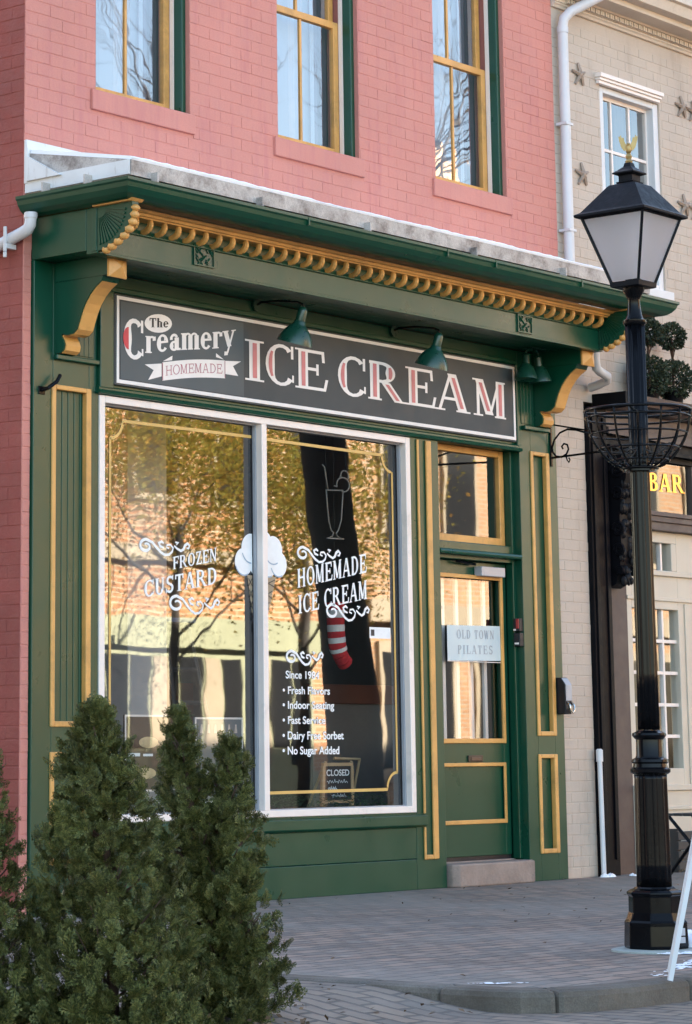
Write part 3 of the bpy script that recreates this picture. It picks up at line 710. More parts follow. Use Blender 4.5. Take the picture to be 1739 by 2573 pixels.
# end returns and fan-carved end blocks
for side in (0, 1):
    X0, X1 = (0.0, 0.055) if side == 0 else (5.495, 5.55)
    box('return_board', 'green', cor, X0, X1, -0.439, 0.02, 3.895, 4.152, 0.004)
    box('return_stile', 'green', cor, X0 - 0.006, X1 + 0.006, -0.528, -0.49, 3.885, 4.15, 0.003)
    arc = [(-0.556, 3.886), (-0.60, 3.897), (-0.650, 3.918), (-0.700, 3.944), (-0.745, 3.975), (-0.778, 4.012), (-0.797, 4.052), (-0.808, 4.095), (-0.812, 4.130)]
    fb = MB(); fb.prism([(-0.531, 4.150), (-0.531, 3.884)] + arc + [(-0.812, 4.150)], 'x', X0, X1); fan = fb.build('fan_block', 'green', cor)
    rb = MB(); nr = 13
    for k in range(nr):
        a = R(188 + 80 * k / (nr - 1)); da = R(1.9)
        c = (-0.545, 4.140); r0, r1 = 0.06, 0.215 - 0.0 * k
        def pt(r, an): return (c[0] + r * math.cos(an), c[1] + r * math.sin(an))
        rb.prism([pt(r0, a - da * .5), pt(r1, a - da), pt(r1 + .008, a), pt(r1, a + da), pt(r0, a + da * .5)], 'x', X0 - 0.008, X1 + 0.008)
    rb.build('fan_ribs', 'green', fan)
    for k in range(len(arc) - 1):
        (ya, za), (yb, zb) = arc[k], arc[k + 1]; m = MB()
        A_, B_ = Vector(((X0 + X1) / 2, ya, za)), Vector(((X0 + X1) / 2, yb, zb)); d = B_ - A_
        m.tube([A_ - d * .02, A_ + d * .25, A_ + d * .5, A_ + d * .75, A_ + d * 1.02], [0.017, 0.027, 0.032, 0.028, 0.018], 8); m.build('rope_bead', 'gold', fan, smooth='all')
    m = MB(); m.prism([(-0.512, 4.150), (-0.512, 4.176), (-0.80, 4.176), (-0.838, 4.168), (-0.815, 4.150)], 'x', X0 - 0.03, X1 + 0.03); m.build('fan_cap', 'gold', fan, bevel=0.004)
# soffit boards under the box
for k in range(5):
    y0 = -0.439 + k * 0.088; box('soffit_plank', 'green', cor, 0.056, 5.494, y0 + 0.002, y0 + 0.086, 3.898, 3.912, 0.002)
# square pierced vents in the frieze
def vent(x0, x1, z0, z1):
    v = empty('frieze_vent', ((x0 + x1) / 2, -0.54, z0), parent=cor)
    m = MB(); m.box(x0, x1, -0.5335, -0.5305, z0, z1); m.build('vent_plate', 'lampgreen', v)
    m = MB(); w2, h2 = x1 - x0, z1 - z0; rn = random.Random(4)
    m.frame(x0, x1, -0.542, -0.534, z0, z1, .009, .009, .009, .009)
    for i in range(26):
        a, b = x0 + rn.random() * w2 * .9, z0 + rn.random() * h2 * .9
        l = .022 + rn.random() * .03; an = rn.choice((0.7, -0.7, 2.3))
        p = [(a, b), (a + l * math.cos(an), b + l * math.sin(an))]
        p = [(min(max(q[0], x0 + .006), x1 - .006), min(max(q[1], z0 + .006), z1 - .006)) for q in p]
        m.tube([(p[0][0], -0.537, p[0][1]), (p[1][0], -0.537, p[1][1])], 0.0045, 5)
    m.build('vent_fretwork', 'green', v)
vent(0.868, 1.064, 3.915, 4.043); vent(4.415, 4.60, 3.895, 4.025)

# ---- consoles with ochre S-bands
PR = [(0.0, 3.775), (-0.40, 3.775), (-0.385, 3.745), (-0.335, 3.715), (-0.29, 3.675), (-0.25, 3.625), (-0.222, 3.575), (-0.200, 3.52), (-0.182, 3.472), (-0.150, 3.446), (-0.105, 3.440), (-0.058, 3.452), (-0.052, 3.44), (-0.070, 3.415), (-0.080, 3.385), (-0.072, 3.355), (-0.045, 3.338), (0.0, 3.336)]
for side in (0, 1):
    X0, X1 = (0.186, 0.344) if side == 0 else (5.386, 5.546)
    c = empty('bracket', ((X0 + X1) / 2, 0, 3.336), parent=shop)
    m = MB(); m.prism(PR, 'x', X0 + 0.004, X1 - 0.004); m.build('bracket_body', 'green', c)
    m = MB(); curve = PR[1:-1]
    rows = []
    for i, (y, z) in enumerate(curve):
        a = Vector(curve[max(i - 1, 0)]); b = Vector(curve[min(i + 1, len(curve) - 1)]); t = (b - a).normalized(); nn = Vector((t.y, -t.x))
        if nn.x > 0 and i < 8: nn = -nn
        rows.append((y, z, nn))
    k0, k1 = 1, len(rows) - 1
    for seg in ((1, 9), (10, 16)):
        for i in range(seg[0], min(seg[1], len(rows) - 1)):
            (y, z, n0), (y2, z2, n1) = rows[i], rows[i + 1]; e = 0.007
            p = lambda yy, zz, nn, s, x: (x, yy - abs(e) * s * 1.0, zz - e * s * 0.35)
            xa, xb = X0 + 0.016, X1 - 0.016
            m.q(p(y, z, n0, 1, xa), p(y, z, n0, 1, xb), p(y2, z2, n1, 1, xb), p(y2, z2, n1, 1, xa))
            m.q(p(y, z, n0, 0, xa), p(y, z, n0, 1, xa), p(y2, z2, n1, 1, xa), p(y2, z2, n1, 0, xa))
            m.q(p(y, z, n0, 0, xb), p(y, z, n0, 1, xb), p(y2, z2, n1, 1, xb), p(y2, z2, n1, 0, xb))
    m.build('ochre_band', 'gold', c, smooth=True)
    m = MB(); m.box(X0 + 0.002, X1 - 0.002, -0.438, 0.0, 3.776, 3.897); m.build('bracket_beam', 'green', c, bevel=0.003)
    m = MB(); z0, z1 = 3.765, 3.896; ya, yb, yc = -0.4385, -0.452, -0.486
    xa, xb = X0, X1; xm, zm = (xa + xb) / 2, (z0 + z1) / 2
    m.box(xa, xb, yb, ya, z0, z1)
    for (p, q2) in (((xa, z0), (xb, z0)), ((xb, z0), (xb, z1)), ((xb, z1), (xa, z1)), ((xa, z1), (xa, z0))):
        m.q((p[0], yb - .0005, p[1]), (q2[0], yb - .0005, q2[1]), (xm, yc, zm))
    m.build('diamond_block', 'gold', c)

# ---- pilasters
def pilaster(x0, x1, px0, px1, panels, side):
    p = empty('pilaster', ((x0 + x1) / 2, 0.05, 0), parent=shop)
    m = MB(); m.box(x0, px0, 0, 0.1, 0, 3.895); m.box(px1, x1, 0, 0.1, 0, 3.895)
    zs = [0] + [z for q in panels for z in q] + [3.895]
    for i in range(0, len(zs), 2): m.box(px0, px1, 0, 0.1, zs[i], zs[i + 1])
    m.build('pilaster_frame', 'green', p, bevel=0.004)
    for k, (z0, z1) in enumerate(panels):
        if k == len(panels) - 1 and side == 0:
            n = 6
            for j in range(n):
                a = px0 + (px1 - px0) * j / n; b = px0 + (px1 - px0) * (j + 1) / n
                box('beadboard_strip', 'green', p, a + 0.001, b - 0.001, 0.026, 0.06, z0, z1, 0.005)
        else: box('pilaster_panel', 'green', p, px0, px1, 0.03, 0.06, z0, z1)
        m = MB(); e = 0.012
        m.frame(px0 - e, px1 + e, -0.012, 0.029, z0 - e, z1 + e, 0.034, 0.044, 0.034, 0.03); m.build('panel_moulding', 'gold', p, bevel=0.006)
    m = MB(); m.box(x0 + (0.17 if side == 0 else 0.04), x1 + (0.012 if side == 0 else -0.12), -0.035, -0.0005, 3.30, 3.332); m.build('pilaster_cap', 'green', p, bevel=0.006)
    if side == 0: 
        for j in range(4): box('beadboard_strip', 'green', p, 0.36 + j * 0.042, 0.40 + j * 0.042, -0.006, -0.0005, 3.345, 3.70, 0.003)
    else:
        for j in range(4): box('beadboard_strip', 'green', p, 5.215 + j * 0.042, 5.255 + j * 0.042, -0.006, -0.0005, 3.345, 3.70, 0.003)
    return p
pilaster(0.006, 0.543, 0.173, 0.495, [(0.30, 0.935), (1.105, 3.136)], 0)
pilaster(5.183, 5.682, 5.332, 5.556, [(0.206, 0.897), (1.053, 3.135)], 1)

# ---- shopfront carcass: header behind the sign, rails, posts
box('sign_header', 'green', shop, 0.544, 5.182, 0.0, 0.10, 3.135, 3.895, 0.004)
m = MB(); m.box(0.566, 5.150, -0.022, -0.0005, 3.78, 3.815); m.box(0.566, 0.69, -0.030, -0.0005, 3.165, 3.78); m.box(5.125, 5.150, -0.030, -0.0005, 3.165, 3.78)
m.build('sign_surround', 'green', shop, bevel=0.006)
m = MB(); m.prism([(-0.0005, 3.126), (-0.030, 3.13), (-0.036, 3.145), (-0.026, 3.155), (-0.026, 3.168), (-0.012, 3.178), (-0.0005, 3.178)], 'x', 0.56, 5.18); m.build('sign_shelf_moulding', 'green', shop)
box('window_post', 'green', shop, 3.806, 4.150, 0.0, 0.135, 0.0, 3.134, 0.004)
box('window_stile', 'green', shop, 0.5435, 0.586, 0.004, 0.10, 0.0, 3.134, 0.003)
m = MB(); m.box(3.882, 3.902, -0.014, -0.0005, 0.513, 3.115); m.box(3.882, 3.902, -0.014, -0.0005, 0.20, 0.42); m.build('thin_moulding', 'gold', shop, bevel=0.004)
m = MB(); m.box(3.985, 4.045, -0.018, -0.0005, 0.20, 3.115); m.box(3.9025, 3.9845, -0.014, -0.0005, 0.20, 0.232); m.build('wide_moulding', 'gold', shop, bevel=0.007)
m = MB(); m.prism([(0.0, 0.508), (-0.034, 0.500), (-0.034, 0.436), (-0.018, 0.424), (0.0, 0.420)], 'x', 0.545, 3.893); m.build('stall_sill', 'green', shop, bevel=0.003)
for (z0, z1) in ((0.0, 0.205), (0.208, 0.419)): box('stall_board', 'green', shop, 0.545, 3.805, 0.002, 0.10, z0, z1, 0.004)
box('stall_riser', 'green', shop, 0.545, 3.805, 0.004, 0.10, 0.4195, 0.52)

# ---- display window
dw = empty('display_window', (2.2, 0.03, 0.52), parent=shop)
m = MB(); m.frame(0.587, 3.805, -0.006, 0.045, 0.521, 3.122, 0.05, 0.052, 0.045, 0.045); m.box(2.158, 2.211, -0.006, 0.045, 0.566, 3.077); m.build('window_frame', 'white', dw, bevel=0.004)
m = MB(); m.frame(0.632, 3.758, 0.0455, 0.068, 0.56, 3.082, 0.016, 0.016, 0.012, 0.014); m.box(2.148, 2.221, 0.0455, 0.068, 0.572, 3.068); m.build('aluminium_bead', 'alu', dw)
m = MB(); m.frame(0.627, 3.763, 0.0685, 0.10, 0.552, 3.09, 0.024, 0.024, 0.022, 0.022); m.box(2.142, 2.228, 0.0685, 0.10, 0.574, 3.068); m.build('gasket', 'black', dw)
GY = 0.075
for (a, b) in ((0.65, 2.143), (2.227, 3.74)):
    MB().q((a, GY, 0.573), (b, GY, 0.573), (b, GY, 3.069), (a, GY, 3.069)).build('pane', 'glass', dw)
VY = GY - 0.003
def lin(x0, x1, zb0, zb1, zt0, zt1, bow=0.0):
    def f(u, v):
        zb = zb0 + (zb1 - zb0) * u + bow * math.sin(math.pi * u); zt = zt0 + (zt1 - zt0) * u + bow * math.sin(math.pi * u)
        return (x0 + (x1 - x0) * u, zb + (zt - zb) * v)
    return f
for txt, f in (('FROZEN', lin(1.352, 1.782, 2.082, 2.158, 2.161, 2.244)), ('CUSTARD', lin(1.080, 1.785, 1.895, 2.011, 1.998, 2.121)),
               ('HOMEMADE', lin(2.612, 3.378, 2.016, 2.156, 2.142, 2.286)), ('ICE CREAM', lin(2.618, 3.380, 1.845, 1.974, 1.967, 2.104))):
    [w_.build('window_lettering', 'vinyl', dw, fixn=False) for w_ in by_word(joined(txt, f, VY, T=0.22, t=0.10, gap=0.08), .03)]
for (a, b, c, d, fl) in ((1.02, 1.515, 2.165, 2.262, False), (1.31, 1.805, 1.805, 1.918, True), (2.60, 3.082, 2.195, 2.295, False), (2.915, 3.398, 1.812, 1.924, True), (2.482, 2.878, 1.504, 1.600, False)):
    swash(a, b, c, d, VY, 0.020).build('window_flourish', 'vinyl', dw, fixn=False)
for txt, x0, z0, h, x1 in (('Since 1984', 2.479, 1.418, 0.050, 2.836), ('\u2022 Fresh Flavors', 2.445, 1.316, 0.050, 2.950), ('\u2022 Indoor Seating', 2.443, 1.220, 0.050, 2.994),
                           ('\u2022 Fast Service', 2.442, 1.121, 0.050, 2.897), ('\u2022 Dairy Free Sorbet', 2.440, 1.020, 0.052, 3.094), ('\u2022 No Sugar Added', 2.438, 0.922, 0.052, 3.044)):
    [w_.build('window_lettering', 'vinyl', dw, fixn=False) for w_ in by_word(simple_text(txt, x0, z0, h, x1 - x0, VY), .011)]
def arcpts(cx, cz, r, a0, a1, n=8): return [(cx + r * math.cos(R(a0 + (a1 - a0) * i / n)), cz + r * math.sin(R(a0 + (a1 - a0) * i / n))) for i in range(n + 1)]
ribbon2d([(0.765, 0.79)] + [(0.765, 2.87)] + arcpts(0.765, 2.99, 0.115, -90, 0) + [(2.142, 2.995)], 0.020, VY).build('gold_border', 'goldline', dw, fixn=False)
ribbon2d([(2.228, 2.992), (3.57, 2.985)] + arcpts(3.69, 2.985, 0.115, 180, 270) + [(3.69, 0.80)] + arcpts(3.69, 0.68, 0.115, 90, 180) + [(2.228, 0.675)], 0.020, VY).build('gold_border', 'goldline', dw, fixn=False)
m = MB(); m.q((3.40, VY, 1.705), (3.64, VY, 1.705), (3.64, VY, 1.782), (3.40, VY, 1.782)); m.build('window_sticker', 'vinyl', dw)
m = MB(); m.q((3.415, VY - .0008, 1.722), (3.455, VY - .0008, 1.722), (3.455, VY - .0008, 1.765), (3.415, VY - .0008, 1.765)); m.build('sticker_mark', 'ink', dw)

for (xa, xb) in ((1.5, 2.141), (2.229, 3.0)):
    m = MB(); l = MB()
    for k, (x, z, r_) in enumerate(((2.055, 2.165, .09), (2.13, 2.255, .098), (2.255, 2.285, .098), (2.36, 2.255, .095), (2.415, 2.165, .085), (2.31, 2.15, .075), (2.19, 2.15, .075))):
        p = [(min(max(x + r_ * math.cos(R(12 * i)), xa), xb), z + r_ * math.sin(R(12 * i))) for i in range(30)]
        if max(q_[0] for q_ in p) - min(q_[0] for q_ in p) < .005: continue
        m.q(*[(q_[0], VY - .0002 * k, q_[1]) for q_ in p])
        ar = [(x + r_ * .98 * math.cos(R(200 + 14 * i)), z + r_ * .98 * math.sin(R(200 + 14 * i))) for i in range(8)]
        ar = [q_ for q_ in ar if xa < q_[0] < xb]
        if len(ar) > 3:
            rr_ = ribbon2d(ar, .009, VY - .002); o = len(l.v); l.v += rr_.v; l.f += [tuple(i + o for i in f) for f in rr_.f]
    dc = m.build('cone_decal', 'vinyl', dw, fixn=False)
    if l.v: l.build('scoop_outline', paint('pale_blue_line', (.28, .40, .52), .5, .05), dc, fixn=False)
    wf = [(min(max(q_[0], xa), xb), q_[1]) for q_ in ((2.09, 2.08), (2.39, 2.08), (2.30, 1.73), (2.24, 1.62), (2.18, 1.73))]
    if xa < 2.0: m = MB(); m.q(*[(q_[0], VY, q_[1]) for q_ in ((2.09, 2.08), (2.141, 2.08), (2.141, 1.80))]); m.build('wafer_decal', paint('wafer_tan', (.34, .27, .18), .6, .1), dw, fixn=False)
    else: m = MB(); m.q(*[(q_[0], VY, q_[1]) for q_ in ((2.229, 2.08), (2.39, 2.08), (2.26, 1.72), (2.229, 1.68))]); m.build('wafer_decal', paint('wafer_tan', (.34, .27, .18), .6, .1), dw, fixn=False)
    m = MB()
    for k in range(5):
        z = 2.06 - .075 * k; x0_, x1_ = (2.10 + .010 * k, 2.139) if xa < 2 else (2.231, 2.375 - .03 * k)
        for pts_ in ([(x0_, z), (x1_, z - .05)], [(x0_, z - .05), (x1_, z)]):
            rr_ = ribbon2d(pts_, .006, VY - .002 - .0002 * k); o = len(m.v); m.v += rr_.v; m.f += [tuple(i + o for i in f) for f in rr_.f]
    m.build('wafer_lines', 'ink', dw, fixn=False)

# ---- transom window and door in the recess
rec = MB(); rec.box(4.1505, 5.1825, 0.06, 0.30, 3.1385, 3.30); rec.build('recess_head', 'green', shop)
m = MB(); m.box(5.1835, 5.24, 0.1005, 0.30, 0.0, 3.30); m.box(4.09, 4.1495, 0.136, 0.30, 0, 3.30); m.build('door_jamb', 'green', shop, bevel=0.003)
m = MB(); m.box(5.150, 5.183, 0.062, 0.125, 0.165, 3.138); m.build('jamb_stop', 'green', shop, bevel=0.004)
tw = empty('transom_window', (4.67, 0.13, 2.40), parent=shop)
m = MB(); m.frame(4.152, 5.148, 0.122, 0.165, 2.425, 3.136, 0.055, 0.06, 0.06, 0.05); m.build('transom_frame', 'gold', tw, bevel=0.006)
MB().q((4.207, 0.15, 2.485), (5.088, 0.15, 2.485), (5.088, 0.15, 3.086), (4.207, 0.15, 3.086)).build('pane', 'glassdoor', tw)
m = MB(); m.box(4.152, 5.148, 0.06, 0.165, 2.30, 2.424); m.prism([(0.06, 2.325), (-0.004, 2.328), (-0.010, 2.345), (0.0, 2.362), (0.06, 2.372)], 'x', 4.152, 5.182); m.box(4.152, 5.148, 0.09, 0.12, 2.385, 2.43); m.build('transom_bar', 'green', tw, bevel=0.004)
dr = empty('shop_door', (4.67, 0.15, 0.19), parent=shop)
dx0, dx1 = 4.156, 5.146
m = MB(); m.box(dx0, 4.26, 0.13, 0.18, 0.195, 2.295); m.box(5.075, dx1, 0.13, 0.18, 0.195, 2.295)
for (z0, z1) in ((0.195, 0.43), (0.84, 1.0), (2.19, 2.295)): m.box(4.26, 5.075, 0.13, 0.18, z0, z1)
m.build('door_frame', 'green', dr, bevel=0.004)
box('door_panel', 'green', dr, 4.262, 5.073, 0.142, 0.17, 0.432, 0.838, 0.003)
m = MB(); m.frame(4.25, 5.085, 0.118, 0.1295, 0.42, 0.852, 0.026, 0.03, 0.03, 0.026); m.build('panel_moulding', 'gold', dr, bevel=0.004)
m = MB(); m.frame(4.25, 5.085, 0.112, 0.1295, 0.99, 2.20, 0.03, 0.034, 0.034, 0.03); m.build('glass_moulding', 'gold', dr, bevel=0.004)
MB().q((4.26, 0.155, 1.0), (5.075, 0.155, 1.0), (5.075, 0.155, 2.19), (4.26, 0.155, 2.19)).build('pane', 'glassdoor', dr)
m = MB(); m.box(4.61, 4.79, 0.117, 0.1298, 0.858, 0.905); m.build('mail_slot', paint('bronze_slot', (0.06, 0.035, 0.02), 0.5, 0.2), dr, bevel=0.004)
m = MB(); m.box(4.635, 4.765, 0.112, 0.1168, 0.868, 0.893); m.build('mail_flap', paint('bronze_flap', (0.10, 0.05, 0.03), 0.4, 0.2), dr, bevel=0.003)
for k in range(5): box('security_bar', 'white', dr, 4.235 + 0.172 * k, 4.270 + 0.172 * k, 0.185, 0.205, 0.98, 2.21)
box('door_shadow_gap', 'black', dr, dx0, dx1, 0.14, 0.17, 0.166, 0.1945)
clo = empty('door_closer', (4.93, 0.08, 2.19), parent=shop)
box('closer_body', paint('silver_closer', (0.42, 0.41, 0.43), 0.35, 0.05), clo, 4.745, 5.045, 0.058, 0.129, 2.192, 2.262, 0.006)
m = MB(); m.tube([(4.72, 0.10, 2.275), (4.5, 0.08, 2.285), (4.48, 0.10, 2.292)], 0.010, 6); m.build('closer_arm', 'iron', clo)
no = MB(); no.q((4.385, 0.124, 1.575), (5.055, 0.124, 1.585), (5.055, 0.124, 1.838), (4.385, 0.124, 1.828)); 
notice = no.build('door_notice', paint('pale_blue_notice', (0.52, 0.64, 0.68), 0.4, 0.06, 3, 0), dr)
for txt, x0, x1, z0 in (('OLD TOWN', 4.50, 4.97, 1.735), ('PILATES', 4.51, 4.95, 1.625)):
    joined(txt, lin(x0, x1, z0, z0 + .006, z0 + 0.062, z0 + .068), 0.1225, T=0.2, t=0.07, gap=0.22).build('notice_lettering', paint('faded_ink', (0.30, 0.36, 0.42), 0.5, 0.1), notice, fixn=False)
m = MB(); m.box(4.385, 5.055, 0.1255, 0.129, 1.57, 1.575); m.build('notice_edge', 'white', notice)
# stone step, with worn corners
m = MB(); m.prism([(4.165, 0.12), (4.165, -0.035), (4.21, -0.075), (5.13, -0.075), (5.185, -0.03), (5.185, 0.12)], 'z', 0.0, 0.158); m.build('stone_step', 'stone', shop, bevel=0.012)
box('threshold', 'stone', shop, 4.152, 5.181, 0.1205, 0.30, 0.0, 0.165, 0.006)

# ------------------------------------------------------------------ shop sign (a board hung on the shopfront)
sg = empty('shop_sign', (2.9, -0.02, 3.20), 'long charcoal board with cream border lettered The Creamery Homemade Ice Cream', 'sign')
box('sign_board', 'board', sg, 0.70, 5.118, -0.024, -0.0006, 3.195, 3.772, 0.003)
box('sign_patch', 'board2', sg, 0.755, 1.955, -0.0255, -0.0242, 3.238, 3.728)
m = MB(); m.frame(0.716, 5.104, -0.030, -0.0243, 3.207, 3.760, 0.022, 0.022, 0.024, 0.022); m.build('sign_border', 'signwhite', sg, bevel=0.002)
SY = -0.0256
spans = [('I', 1.962, 2.166), ('C', 2.168, 2.492), ('E', 2.492, 2.848), ('C', 2.948, 3.288), ('R', 3.294, 3.715), ('E', 3.738, 4.102), ('A', 4.092, 4.508), ('M', 4.562, 4.992)]
for ch, a, b in spans:
    W_ = glyph(ch)[0]
    for c, A_, B_ in write(ch, (lambda a, b: lambda u, v: (a + (b - a) * u, 3.352 + 0.272 * v))(a, b), SY - 0.002, T=0.26, t=0.075):
        o = A_.build('letter', 'signwhite', sg, fixn=False)
        if B_: B_.build('letter_stripe', 'signpink', o, fixn=False)
# "Creamery" on a rising line, with its tall red-filled C
bC = []
for c, A_, B_ in write('C', lambda u, v: (0.772 + 0.20 * u, 3.375 + 0.252 * v), SY - 0.002, T=0.34, t=0.10):
    oC = A_.build('letter', 'signwhite', sg, fixn=False)
m = MB(); pl = [(0.87 - 0.070 + 0.052 * math.cos(R(90 + 18 * i)), 3.50 + 0.072 * math.sin(R(90 + 18 * i))) for i in range(11)]
m.q(*[(p[0] + 0.026, SY - 0.0042, p[1]) for p in pl]); m.build('letter_stripe', 'signred', oC, fixn=False)
txt = 'reamery'; gl = [glyph(c, .21, .075) for c in txt]; tot = sum(g_[0] + .02 for g_ in gl)
def crm(u, v):
    x = 0.980 + 0.888 * u
    zb = 3.424 + 0.150 * max(0.0, u - 0.05) ** 1.0 + 0.006 * math.sin(u * 6)
    return (x, zb + 0.165 * v)
for c, A_, B_ in write(txt, crm, SY - 0.0025, T=.23, t=.085, gap=.02): A_.build('letter', 'signwhite', sg, fixn=False)
m = MB(); m.q(*[(1.108 + 0.131 * math.cos(R(15 * i)), SY - 0.0015, 3.627 + 0.060 * math.sin(R(15 * i)) + 0.10 * 0.131 * math.cos(R(15 * i))) for i in range(24)])
ov = m.build('sign_oval', 'signwhite', sg, fixn=False)
joined('Thc'.replace('c', 'e'), lin(1.02, 1.205, 3.592, 3.612, 3.652, 3.672), SY - 0.003, T=.22, t=.1).build('oval_lettering', 'ink', ov, fixn=False)
# ribbon banner
def bz(x): return 0.012 * math.sin(math.pi * (x - 1.143) / 0.617) + 0.125 * (x - 1.143)
m = MB(); n = 10
for i in range(n):
    a = 1.143 + 0.617 * i / n; b = 1.143 + 0.617 * (i + 1) / n
    m.q((a, SY - .003, 3.262 + bz(a)), (b, SY - .003, 3.262 + bz(b)), (b, SY - .003, 3.380 + bz(b)), (a, SY - .003, 3.380 + bz(a)))
rb_ = m.build('ribbon', 'signwhite', sg, fixn=False)
m = MB(); m.q((1.138, SY - .0018, 3.372), (0.978, SY - .0018, 3.350), (1.062, SY - .0018, 3.322), (1.010, SY - .0018, 3.254), (1.138, SY - .0018, 3.290)); m.build('ribbon_tail', 'signwhite', rb_, fixn=False); m = MB()
m.q((1.764, SY - .0018, 3.455), (1.925, SY - .0018, 3.468), (1.842, SY - .0018, 3.428), (1.895, SY - .0018, 3.368), (1.764, SY - .0018, 3.368))
m.build('ribbon_tail', 'signwhite', rb_, fixn=False); m = MB(); m.q((1.15, SY - .0016, 3.388), (1.24, SY - .0016, 3.404), (1.243, SY - .0016, 3.434)); m.build('ribbon_fold', 'signwhite', rb_, fixn=False); m = MB(); m.q((1.75, SY - .0016, 3.462), (1.672, SY - .0016, 3.470), (1.672, SY - .0016, 3.496))
m.build('ribbon_fold', 'signwhite', rb_, fixn=False)
m = MB()
for pts_ in ([(1.146, 3.265), (1.146, 3.378)], [(1.757, 3.342), (1.757, 3.455)]):
    r_ = ribbon2d(pts_, 0.006, SY - .0045); o = len(m.v); m.v += r_.v; m.f += [tuple(i + o for i in f) for f in r_.f]
m.build('ribbon_edge', 'mauve', rb_, fixn=False)
joined('HOMEMADE', lambda u, v: (1.172 + 0.56 * u, 3.292 + bz(1.172 + .56 * u) + 0.062 * v), SY - 0.0045, T=.10, t=.075, gap=.04).build('ribbon_lettering', 'mauve', rb_, fixn=False)

# ------------------------------------------------------------------ sign lights
def gooseneck(x, label):
    r = empty('gooseneck_lamp', (x, -0.38, 3.55), label, 'lamp')
    ax = Vector((0.05, -0.30, 1.0)).normalized(); c = Vector((x - 0.0, -0.335, 3.575))
    m = MB(); m.lathe([(0.118, 0.0), (0.115, 0.018), (0.104, 0.05), (0.085, 0.085), (0.055, 0.120), (0.040, 0.135), (0.038, 0.150), (0.033, 0.155), (0.032, 0.225), (0.026, 0.240), (0.012, 0.25)], c, 22, ax)
    m.build('lamp_shade', 'lampgreen', r, smooth=True)
    m = MB(); top = c + ax * 0.247
    m.tube([top, top + Vector((0, 0.01, 0.022)), top + Vector((0, 0.05, 0.04)), Vector((x, -0.20, 3.875)), Vector((x, -0.06, 3.882)), Vector((x, -0.022, 3.87))], 0.008, 7)
    m.build('lamp_arm', 'iron', r, smooth='all')
    m = MB(); m.lathe([(0.04, -0.0215), (0.04, 0.0)], (x, -0.001, 3.865), 12, (0, 1, 0)); m.build('lamp_plate', 'lampgreen', r)
gooseneck(2.105, 'green gooseneck lamp above the letters of ICE on the sign')
gooseneck(3.625, 'green gooseneck lamp above the letters of CREAM on the sign')
tw_ = empty('twin_spotlight', (5.22, -0.15, 3.65), 'pair of green bell spotlights on one plate beside the bracket over the door side', 'lamp')
box('spot_plate', 'lampgreen', tw_, 5.10, 5.28, -0.20, -0.10, 3.886, 3.8975, 0.003)
for (x, y, dx) in ((5.06, -0.16, -.16), (5.265, -0.15, .16)):
    ax = Vector((-dx * .55, 0.02, 1)).normalized(); c = Vector((x, y, 3.648))
    m = MB(); m.lathe([(0.088, 0), (0.085, 0.02), (0.060, 0.085), (0.035, 0.115), (0.030, 0.12), (0.028, 0.185), (0.01, 0.20)], c, 16, ax); m.build('spot_shade', 'lampgreen', tw_, smooth=True)
    t_ = c + ax * 0.198; m = MB(); m.tube([t_, t_ + Vector((0, 0, .02)), (5.19 + dx * .15, -0.15, 3.886)], 0.009, 6); m.build('spot_arm', 'lampgreen', tw_)

# ------------------------------------------------------------------ pipes, hook, boxes, sign iron
dp = empty('downpipe', (-0.1, 0.2, 3.9), 'white round downpipe curving from the green gutter onto the red side wall', 'pipe')
path = [(-0.115, -0.085, 4.16), (-0.115, -0.085, 4.12), (-0.115, -0.08, 4.085), (-0.115, -0.06, 4.06), (-0.115, -0.02, 4.045), (-0.115, 0.19, 3.99), (-0.115, 0.9, 3.80), (-0.115, 1.0, 3.72), (-0.115, 1.02, 3.5), (-0.115, 1.02, 0.1)]
MB().tube(path, 0.037, 12).build('pipe_run', 'pipe', dp, smooth=True)
MB().lathe([(0.042, 0), (0.042, 0.03)], (-0.115, -0.085, 4.125), 12).build('pipe_collar', 'pipe', dp, smooth=True)
m = MB(); m.box(-0.160, -0.0745, 0.075, 0.105, 3.955, 3.985); m.box(-0.165, -0.150, 0.08, 0.10, 3.93, 4.09); m.box(-0.165, -0.15, 0.08, 0.10, 3.90, 3.94); m.build('pipe_bracket', 'pipe', dp, bevel=0.003)
dp2 = empty('downpipe', (5.89, -0.03, 4.5), 'tall white downpipe in the joint between the pink and cream houses', 'pipe')
MB().tube([(5.895, -0.035, 4.47), (5.895, -0.035, 6.55), (5.905, -0.045, 6.62), (5.95, -0.08, 6.68), (6.20, -0.30, 6.86), (6.24, -0.33, 6.93)], 0.041, 12).build('pipe_run', 'pipe', dp2, smooth=True)
MB().lathe([(0.046, 0), (0.046, 0.05)], (5.895, -0.035, 6.50), 12).build('pipe_collar', 'pipe', dp2, smooth=True)
for z in (4.9, 5.75): box('pipe_strap', 'pipe', dp2, 5.845, 5.945, -0.078, 0.025, z, z + .022, 0.003)
dp3 = empty('downpipe', (5.8, -0.25, 3.75), 'short white pipe elbow under the gutter end next to the cream wall', 'pipe')
MB().tube([(5.80, -0.30, 4.16), (5.80, -0.30, 3.85), (5.83, -0.29, 3.80), (5.90, -0.27, 3.785), (6.12, -0.20, 3.775), (6.17, -0.17, 3.75), (6.18, -0.06, 3.72), (6.18, 0.0, 3.71)], 0.035, 10).build('pipe_run', 'pipe', dp3, smooth=True)
MB().lathe([(0.04, 0), (0.04, 0.03)], (5.80, -0.30, 4.125), 10).build('pipe_collar', 'pipe', dp3, smooth=True)
wp = empty('white_post', (6.10, -0.03, 0), 'thin white post standing against the cream brick by the black shopfront', 'post')
MB().tube([(6.115, -0.03, 0.0), (6.105, -0.03, 0.85)], 0.019, 10).build('post_tube', 'sand', wp, smooth=True)
